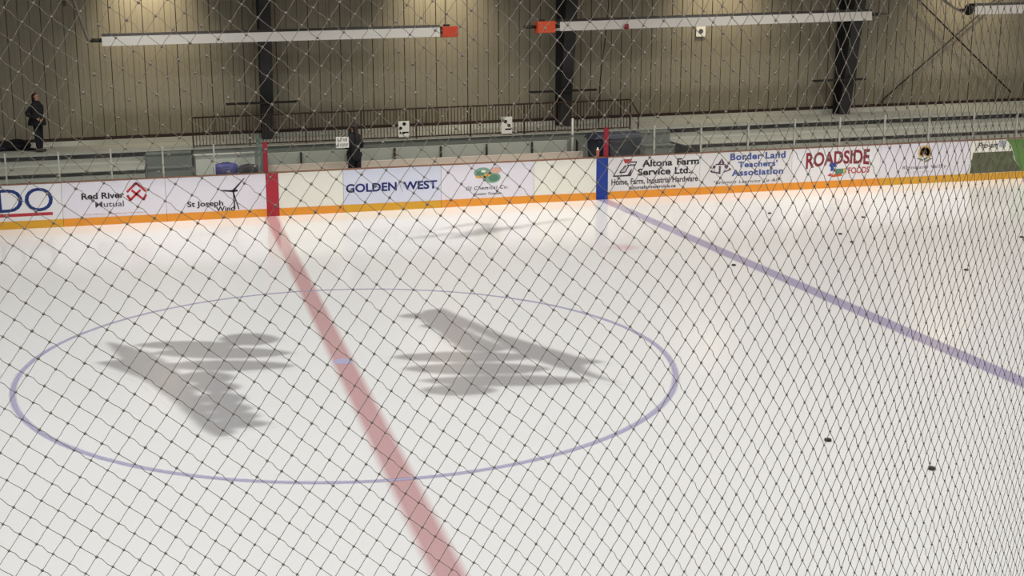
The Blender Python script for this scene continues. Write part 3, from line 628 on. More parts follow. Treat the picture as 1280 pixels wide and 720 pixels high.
M['field'] = mat('print_crop_field', (92, 98, 74), 0.5, 0, 0.9, 7, 0, 0.3, (1, 1, 0.7))
M['greenband'] = mat('print_green_band', (98, 140, 72), 0.5, 0, 0.15, 3, 0, 0.3)
x0, z0, x1, z1 = AD['profield']
flat('field_picture', [[(18.275, KZ + .01), (19.75, KZ + .01), (19.50, .52), (19.44, .735), (18.33, .735)]], M['field'], b)
flat('green_band', [[(19.75, KZ + .008), (20.68, KZ + .008), (20.68, BH - .03), (19.24, BH - .03), (19.38, .90), (19.46, .70), (19.54, .48)]], M['greenband'], b, BY - .0042)
flat('swatch', [rect(*AD['proswatch'])], M['sky'], b); txt('lettering', 'Pro-am', AD['Pro'], M['ink'], b, 0.02, 0.3)

# rink glass above the boards
def shield(x0, x1, label, post_side='l', both=False):
    t = thing('glass_shield', ((x0 + x1) / 2, BY + 0.05, BH), label, 'glass pane', 'panes of rink glass above the boards')
    MB().box(x0 + 0.035, x1 - 0.035, BY + 0.046, BY + 0.058, BH + 0.002, 1.79).build('pane', M['glass'], t)
    for xx in ([x0] if not both else [x0, x1]):
        MB().box(xx - 0.021, xx + 0.021, BY + 0.03, BY + 0.075, BH + 0.002, 1.80).build('post', M['post'], t, bevel=0.006)['label'] = 'pale upright post'
    return t
for (a, c, m_), nm in zip(((-7.40, -4.96, -6.19), (-4.96, -2.52, -3.74)), ('navy DO board', 'Red River Mutual board')):
    shield(a, m_, 'clear rink glass pane above the left half of the ' + nm); shield(m_, c, 'clear rink glass pane above the right half of the ' + nm)
shield(-2.52, -1.30, 'clear rink glass pane above the St Joseph Wind lettering'); shield(-1.30, -0.13, 'clear rink glass pane in front of the blue and black bags')
RB = ((8.50, 9.70, 10.93, 'Altona Farm Service board'), (10.93, 12.18, 13.42, 'Border Land Teachers board'), (13.42, 14.64, 15.86, 'ROADSIDE FOODS board'), (15.86, 17.08, 18.32, 'sunflower board'), (18.32, 19.53, 20.70, 'green crop field board'))
for a, m_, c, nm in RB:
    if a > 8.6: shield(a, m_, 'clear rink glass pane above the left half of the ' + nm)
    shield(m_, c, 'clear rink glass pane above the right half of the ' + nm)
t = thing('glass_shield', (9.1, BY + .05, BH), 'clear rink glass pane between the red marker and the Altona board middle post', 'glass pane', 'panes of rink glass above the boards')
MB().box(8.56, 9.665, BY + 0.046, BY + 0.058, BH + 0.002, 1.79).build('pane', M['glass'], t)
for xx, zt, lab in ((-0.07, 1.80, 'slim dark red marker post above the red board stripe'), (8.45, 1.79, 'slim dark red marker post above the blue board stripe')):
    t = thing('marker_post', (xx, BY + .05, BH), lab, 'marker post')
    MB().box(xx - 0.055, xx + 0.055, BY + 0.01, BY + 0.09, BH + 0.002, zt).build('sleeve', M['darkred'], t, bevel=0.012)
    MB().box(xx - 0.058, xx + 0.058, BY + 0.007, BY + 0.093, zt + 0.001, zt + 0.012).build('end_cap', M['darkred'], t)

# ------------------------------------------------------------------ pucks
M['rubber'] = mat('black_rubber', (22, 21, 22), 0.6)
pk = MB().lathe([(0.034, 0), (0.0381, 0.003), (0.0381, 0.0224), (0.034, 0.0254)], (0, 0, 0), 20).mesh('puck'); pk.materials.append(M['rubber'])
for x, y, lab in ((8.00, 4.63, 'black puck lying just left of the blue line'), (4.91, -4.40, 'nearer black puck outside the circle, left of the other near one'),
                  (5.51, -5.42, 'nearest black puck, lowest in the photo at the right'), (11.18, 6.09, 'black puck right of the blue line, lower of a close pair'),
                  (11.40, 6.94, 'black puck right of the blue line, upper of a close pair'), (12.89, 8.63, 'black puck far off below the ROADSIDE FOODS board'),
                  (11.23, 9.71, 'black puck nearest the far boards below the Border Land board'), (11.69, 3.18, 'black puck alone at mid right, above the blue line'),
                  (14.54, 5.64, 'black puck at the right edge of the photo')):
    o = bpy.data.objects.new('hockey_puck', pk); COL.objects.link(o); o.location = (x, y, 0.0005)
    tag(o, lab, 'puck', 'pucks scattered on the ice')

# ------------------------------------------------------------------ things behind the boards
M['bagblue'] = mat('violet_blue_nylon', (56, 58, 138), 0.6, 0, 0.12, 8, 0.3)
M['bagblack'] = mat('black_nylon', (34, 36, 44), 0.7, 0, 0.12, 8, 0.3)
def superell(mb_, c, r, e=0.55, n=20, k=12):
    o = len(mb_.v)
    sg = lambda v, p: math.copysign(abs(v) ** p, v)
    for j in range(k + 1):
        ph = -math.pi / 2 + math.pi * j / k
        for i in range(n):
            th = 2 * math.pi * i / n
            mb_.v.append((c[0] + r[0] * sg(math.cos(ph), e) * sg(math.cos(th), e), c[1] + r[1] * sg(math.cos(ph), e) * sg(math.sin(th), e), c[2] + r[2] * sg(math.sin(ph), e)))
    for j in range(k):
        for i in range(n):
            q = (i + 1) % n
            mb_.f.append((o + j * n + i, o + j * n + q, o + (j + 1) * n + q, o + (j + 1) * n + i))
    return mb_
def bag(cx, cy, z, L, Wd, H, m, label):
    t = thing('sports_bag', (cx, cy, z), label, 'bag')
    superell(MB(), (cx, cy, z + H / 2), (L / 2, Wd / 2, H / 2), 0.6).build('bag_body', m, t, True)
    superell(MB(), (cx + L * .12, cy - Wd / 2 - 0.004, z + H * 0.45), (L * .22, 0.03, H * .25), 0.5).build('side_pocket', m, t, True)
    MB().tube([(cx - L * .22, cy - .05, z + H * .95), (cx - L * .12, cy - .08, z + H * 1.06), (cx + L * .1, cy - .08, z + H * 1.07), (cx + L * .22, cy - .05, z + H * .95)], 0.012, 6).build('handle', M['bagblack'] if m is M['bagblue'] else M['dark'], t, True)
    MB().tube([(cx - L * .40, cy, z + H * .93), (cx + L * .40, cy, z + H * .93)], 0.01, 5).build('zip', M['inkgrey'], t)
    return t
bag(-1.01, 13.5, 0.941, 0.62, 0.40, 0.33, M['bagblue'], 'violet-blue sports bag on the counter left of the black bag')
bag(-0.45, 13.5, 0.941, 0.50, 0.38, 0.27, M['bagblack'], 'black sports bag beside the violet-blue bag')
# navy wheeled bin behind the blue stripe
M['bin'] = mat('dark_navy_plastic', (26, 35, 54), 0.5, 0, 0.08, 4)
t = thing('storage_bin', (9.05, 13.85, 0), 'large dark navy bin behind the red marker over the blue stripe', 'bin')
def taper(x0, x1, y0, y1, z0, z1, i):
    return MB().quadbox([(x0 + i, y0 + i, z0), (x1 - i, y0 + i, z0), (x1 - i, y1 - i, z0), (x0 + i, y1 - i, z0), (x0, y0, z1), (x1, y0, z1), (x1, y1, z1), (x0, y1, z1)])
taper(8.42, 9.62, 13.50, 14.30, 0.08, 1.42, 0.07).build('body', M['bin'], t, bevel=0.04)
MB().quadbox([(8.34, 13.46, 1.422), (9.68, 13.46, 1.422), (9.68, 14.34, 1.422), (8.34, 14.34, 1.422), (8.46, 13.52, 1.55), (9.56, 13.52, 1.55), (9.56, 14.28, 1.55), (8.46, 14.28, 1.55)]).build('lid', M['bin'], t, bevel=0.03)
MB().tube([(8.7, 13.43, 1.36), (9.35, 13.43, 1.36)], 0.02, 8).build('handle', M['dark'], t, True)
for xx in (8.6, 9.4):
    mb = MB().lathe([(0.0, 0), (0.08, 0), (0.08, 0.05), (0.0, 0.05)], (0, 0, 0), 14)
    o = mb.build('wheel', M['dark'], t); o.matrix_parent_inverse = Matrix.Identity(4); o.location = (xx - 9.05, -0.25, 0.082); o.rotation_euler = (math.pi / 2, 0, 0)
# bottle on the cap rail
t = thing('water_bottle', (8.24, BY + .05, BH), 'small red water bottle with white cap standing on the boards', 'bottle')
MB().lathe([(0.034, 0.0005), (0.038, 0.01), (0.038, 0.12), (0.034, 0.14), (0.038, 0.15), (0.03, 0.175)], (8.24, BY + .055, BH), 16).build('body', mat('red_bottle', (196, 84, 62), 0.4), t, True)
MB().lathe([(0.031, 0.176), (0.031, 0.20), (0.014, 0.21), (0.014, 0.235), (0.008, 0.245)], (8.24, BY + .055, BH), 14).build('cap', M['white'], t, True)

# ------------------------------------------------------------------ people
M['skin'] = mat('skin', (186, 138, 112), 0.55)
M['hair'] = mat('dark_brown_hair', (38, 28, 24), 0.6, 0, 0.2, 30)
M['jacket'] = mat('black_jacket', (24, 24, 30), 0.8, 0, 0.15, 12, 0.3)
M['trouser'] = mat('navy_trousers', (24, 25, 36), 0.8, 0, 0.1, 12)
M['shoe'] = mat('grey_shoe', (74, 72, 68), 0.7)
M['eye'] = mat('dark_eye', (20, 16, 14), 0.3)
def skin(name, V, E, m, parent, root, sub=2):
    keys = list(V); me = bpy.data.meshes.new(name)
    me.from_pydata([V[k][:3] for k in keys], [(keys.index(a), keys.index(c)) for a, c in E], [])
    o = bpy.data.objects.new(name, me); COL.objects.link(o)
    o.modifiers.new('skin', 'SKIN')
    sv = me.skin_vertices[0].data if me.skin_vertices else None
    if sv is None:
        bm = bmesh.new(); bm.from_mesh(me); bm.verts.layers.skin.verify(); bm.to_mesh(me); bm.free()
        sv = me.skin_vertices[0].data
    for i, k in enumerate(keys):
        r = V[k][3]; sv[i].radius = (r if isinstance(r, tuple) else (r, r)); sv[i].use_root = k in root
    ss = o.modifiers.new('subdivision', 'SUBSURF'); ss.levels = sub; ss.render_levels = sub
    o.modifiers['skin'].use_smooth_shade = True
    me.materials.append(m)
    o.parent = parent
    return o
def person(loc, rz, h, label, pose, long_hair, shoe):
    """figure facing local +X; built 1.70 m tall and scaled to h"""
    t = thing('person', loc, label, 'person'); t.rotation_euler = (0, 0, rz); s = h / 1.70; t.scale = (s, s, s)
    V = {'pelvis': (0, 0, .92, .105), 'waist': (0, 0, 1.06, .10), 'chest': (.01, 0, 1.24, .115), 'sternum': (0, 0, 1.36, .09), 'neck': (.01, 0, 1.45, .05),
         'jaw': (.035, 0, 1.53, .068), 'skull': (.015, 0, 1.60, .092), 'crown': (.005, 0, 1.655, .066)}
    E = [('pelvis', 'waist'), ('waist', 'chest'), ('chest', 'sternum'), ('sternum', 'neck'), ('neck', 'jaw'), ('jaw', 'skull'), ('skull', 'crown')]
    for sd, nm in ((1, 'l'), (-1, 'r')):
        P = pose[nm]
        V['hip' + nm] = (0, .085 * sd, .88, .088); V['knee' + nm] = (P['knee'][0], .085 * sd, .49, .058); V['ankle' + nm] = (P['foot'], .08 * sd, .09, .04)
        V['heel' + nm] = (P['foot'] - .03, .08 * sd, .045, .04); V['toe' + nm] = (P['foot'] + .15, .09 * sd, .03, .028)
        E += [('pelvis', 'hip' + nm), ('hip' + nm, 'knee' + nm), ('knee' + nm, 'ankle' + nm), ('ankle' + nm, 'heel' + nm), ('heel' + nm, 'toe' + nm)]
        V['sho' + nm] = (0, .150 * sd, 1.34, .045); e, w = P['elbow'], P['wrist']
        V['elb' + nm] = (e[0], e[1] * sd, e[2], .042); V['wri' + nm] = (w[0], w[1] * sd, w[2], .028)
        d = (Vector((w[0], w[1] * sd, w[2])) - Vector((e[0], e[1] * sd, e[2]))).normalized()
        side = Vector((0, 0, 1)) if abs(d.z) < .7 else Vector((1, 0, 0))
        pal = Vector((w[0], w[1] * sd, w[2])) + d * .07
        V['palm' + nm] = (*pal, .030)
        E += [('sternum', 'sho' + nm), ('sho' + nm, 'elb' + nm), ('elb' + nm, 'wri' + nm), ('wri' + nm, 'palm' + nm)]
        curl = Vector((0, -sd, 0)) * 0.5
        for f in range(4):
            ln = (.050, .062, .058, .045)[f]
            b0 = pal + side * (.024 - .016 * f) * (1 if True else 1) + d * .012
            b1 = b0 + d * ln * .6; b2 = b1 + (d + curl).normalized() * ln * .6
            V['f%d0%s' % (f, nm)] = (*b0, .010); V['f%d1%s' % (f, nm)] = (*b1, .009); V['f%d2%s' % (f, nm)] = (*b2, .008)
            E += [('f%d0%s' % (f, nm), 'f%d1%s' % (f, nm)), ('f%d1%s' % (f, nm), 'f%d2%s' % (f, nm))]
        tb = pal - d * .03 + side * .02; t1 = tb + (d * .5 + side).normalized() * .035; t2 = t1 + (d + side * .4 + curl * .5).normalized() * .03
        V['t0' + nm] = (*tb, .012); V['t1' + nm] = (*t1, .011); V['t2' + nm] = (*t2, .009)
        E += [('t0' + nm, 't1' + nm), ('t1' + nm, 't2' + nm)]
    V['nose0'] = (.085, 0, 1.585, .016); V['nose1'] = (.118, 0, 1.562, .013); E.append(('nose0', 'nose1'))
    for sd in (1, -1):
        V['ear0%d' % sd] = (.01, .085 * sd, 1.60, .018); V['ear1%d' % sd] = (.005, .092 * sd, 1.565, .014); E.append(('ear0%d' % sd, 'ear1%d' % sd))
    V['lip0'] = (.092, -.018, 1.528, .011); V['lip1'] = (.092, .018, 1.528, .011); E.append(('lip0', 'lip1'))
    roots = ['pelvis', 'nose0', 'lip0', 'ear01', 'ear0-1'] + ['f%d0%s' % (f, n) for f in range(4) for n in 'lr'] + ['t0l', 't0r']
    skin('body', V, E, M['skin'], t, roots)
    for sd in (1, -1):
        o = superell(MB(), (0, 0, 0), (.010, .014, .010), 1.0, 8, 6).build('eye', M['eye'], t, True); o.matrix_parent_inverse = Matrix.Identity(4); o.location = (.095, .032 * sd, 1.60)
    # clothes
    hx, hy = pose['hw']; w = pose['w']
    rings = [(.77, hx * .98, hy * .98, pose['hem']), (.78, hx, hy, pose['hem']), (.90, hx * .86 + .02, hy * .9 + .01, pose['hem'] * .7), (1.05, .128 * w, .165 * w, 0), (1.20, .135 * w, .18 * w, .01),
             (1.32, .118 * w, .19 * w, .005), (1.385, .105, .185, 0), (1.43, .09, .13, .005), (1.475, .066, .070, .012), (1.478, .05, .055, .012)]
    mb_ = MB(); n = 20
    for z, rx, ry, xo in rings:
        for i in range(n):
            a = 2 * math.pi * i / n; fold = 1 + (0.05 * math.sin(5 * a) if z < 1.0 else 0)
            mb_.v.append((xo + rx * math.cos(a) * fold, ry * math.sin(a) * fold, z))
    for k in range(len(rings) - 1):
        for i in range(n):
            q = (i + 1) % n; mb_.f.append((k * n + i, k * n + q, (k + 1) * n + q, (k + 1) * n + i))
    mb_.f.append(tuple(range(n))[::-1]); mb_.f.append(tuple((len(rings) - 1) * n + i for i in range(n)))
    mb_.build('jacket', M['jacket'], t, True).matrix_parent_inverse = Matrix.Identity(4)
    for nm in 'lr':
        J = {k + nm: V[k + nm][:3] + (r,) for k, r in (('sho', .084), ('elb', .062), ('wri', .046))}
        skin('sleeve', J, [('sho' + nm, 'elb' + nm), ('elb' + nm, 'wri' + nm)], M['jacket'], t, ['sho' + nm])
    T = {'pelvis': (0, 0, .90, .118)}; TE = []
    for nm in 'lr':
        T['hip' + nm] = V['hip' + nm][:3] + (.112,); T['knee' + nm] = V['knee' + nm][:3] + (.084,); T['ank' + nm] = V['ankle' + nm][:2] + (.075, .058)
        TE += [('pelvis', 'hip' + nm), ('hip' + nm, 'knee' + nm), ('knee' + nm, 'ank' + nm)]
    skin('trousers', T, TE, M['trouser'], t, ['pelvis'])
    for nm in 'lr':
        a = V['ankle' + nm]
        superell(MB(), (a[0] + .05, a[1], .043), (.145, .05, .04), .75, 14, 8).build('shoe', shoe, t, True).matrix_parent_inverse = Matrix.Identity(4)
    H = {'fringe': (.03, 0, 1.668, .05), 'top': (-.005, 0, 1.655, (.088, .085)), 'back': (-.055, 0, 1.60, (.072, .088)), 'nape': (-.07, 0, 1.50, (.05, .075))}
    HE = [('fringe', 'top'), ('top', 'back'), ('back', 'nape')]
    if long_hair:
        H['tail'] = (-.085, 0, 1.36, (.045, .085)); H['end'] = (-.08, 0, 1.22, (.03, .07)); HE += [('nape', 'tail'), ('tail', 'end')]
        for sd in (1, -1):
            H['s%d' % sd] = (.03, .080 * sd, 1.58, .045); H['s2%d' % sd] = (.045, .085 * sd, 1.47, .042); H['s3%d' % sd] = (.0, .095 * sd, 1.33, .026)
            HE += [('top', 's%d' % sd), ('s%d' % sd, 's2%d' % sd), ('s2%d' % sd, 's3%d' % sd)]
    else:
        H['tail'] = (-.115, 0, 1.42, .035); HE.append(('nape', 'tail'))
        for sd in (1, -1):
            H['s%d' % sd] = (-.01, .075 * sd, 1.59, .035); H['s2%d' % sd] = (-.02, .075 * sd, 1.50, .028)
            HE += [('top', 's%d' % sd), ('s%d' % sd, 's2%d' % sd)]
    skin('hair', H, HE, M['hair'], t, ['top'])
    return t
person((-5.83, 17.1, 1.362), math.radians(-32), 1.58, 'woman in black jacket and dark trousers standing on the left bleacher', {
    'hem': -.02, 'w': 1.3, 'hw': (.27, .25), 'l': {'knee': (.01,), 'foot': 0.0, 'elbow': (-.20, .28, 1.10), 'wrist': (.10, .24, .95)},
    'r': {'knee': (.02,), 'foot': .03, 'elbow': (-.16, .28, 1.10), 'wrist': (.18, .22, .96)}}, False, M['shoe'])
pm = person((2.22, 13.72, 0.362), math.radians(112), 1.74, 'person in black with long dark hair holding a white sheet behind the boards', {
    'hem': 0.0, 'w': 0.95, 'hw': (.125, .15), 'l': {'knee': (.02,), 'foot': 0.0, 'elbow': (-.10, .22, 1.10), 'wrist': (.03, .28, 1.16)},
    'r': {'knee': (-.01,), 'foot': -.05, 'elbow': (-.02, .22, 1.10), 'wrist': (.22, .10, 1.16)}}, True, M['bagblack'])
t = thing('paper_sheet', (2.0, 13.62, 1.5), 'white sheet with rows of dark marks held by the person in black', 'paper')
MB().box(1.73, 2.05, 13.46, 13.466, 1.52, 1.79).build('sheet', M['cream'], t)
mb = MB(); rr = random.Random(3)
for row, (za, zb) in enumerate(((1.68, 1.76), (1.55, 1.63))):
    x = 1.75
    while x < 2.02:
        w = rr.uniform(.012, .022); mb.poly([(x, 13.458, za), (x + w, 13.458, za), (x + w + .012, 13.458, zb), (x + .012, 13.458, zb)]); x += w + rr.uniform(.018, .028)
mb.build('printed_marks', M['inkgrey'], t)

# dark coat or bag left lying on the upper walkway, left of the woman
t = thing('coat_heap', (-6.6, 17.75, 1.361), 'dark coat and bag heaped on the bleacher left of the woman', 'coat')
superell(MB(), (-6.55, 17.75, 1.485), (.44, .24, .12), .85).build('folded_coat', M['jacket'], t, True)
superell(MB(), (-7.05, 17.72, 1.44), (.40, .2, .078), .7).build('bag_body', M['bagblack'], t, True)
superell(MB(), (-6.50, 17.70, 1.60), (.22, .15, .07), .9).build('sleeve', M['jacket'], t, True)
MB().tube([(-6.3, 17.55, 1.43), (-6.1, 17.55, 1.40), (-5.98, 17.6, 1.385)], [.05, .035, .02], 8).build('strap', M['jacket'], t, True)

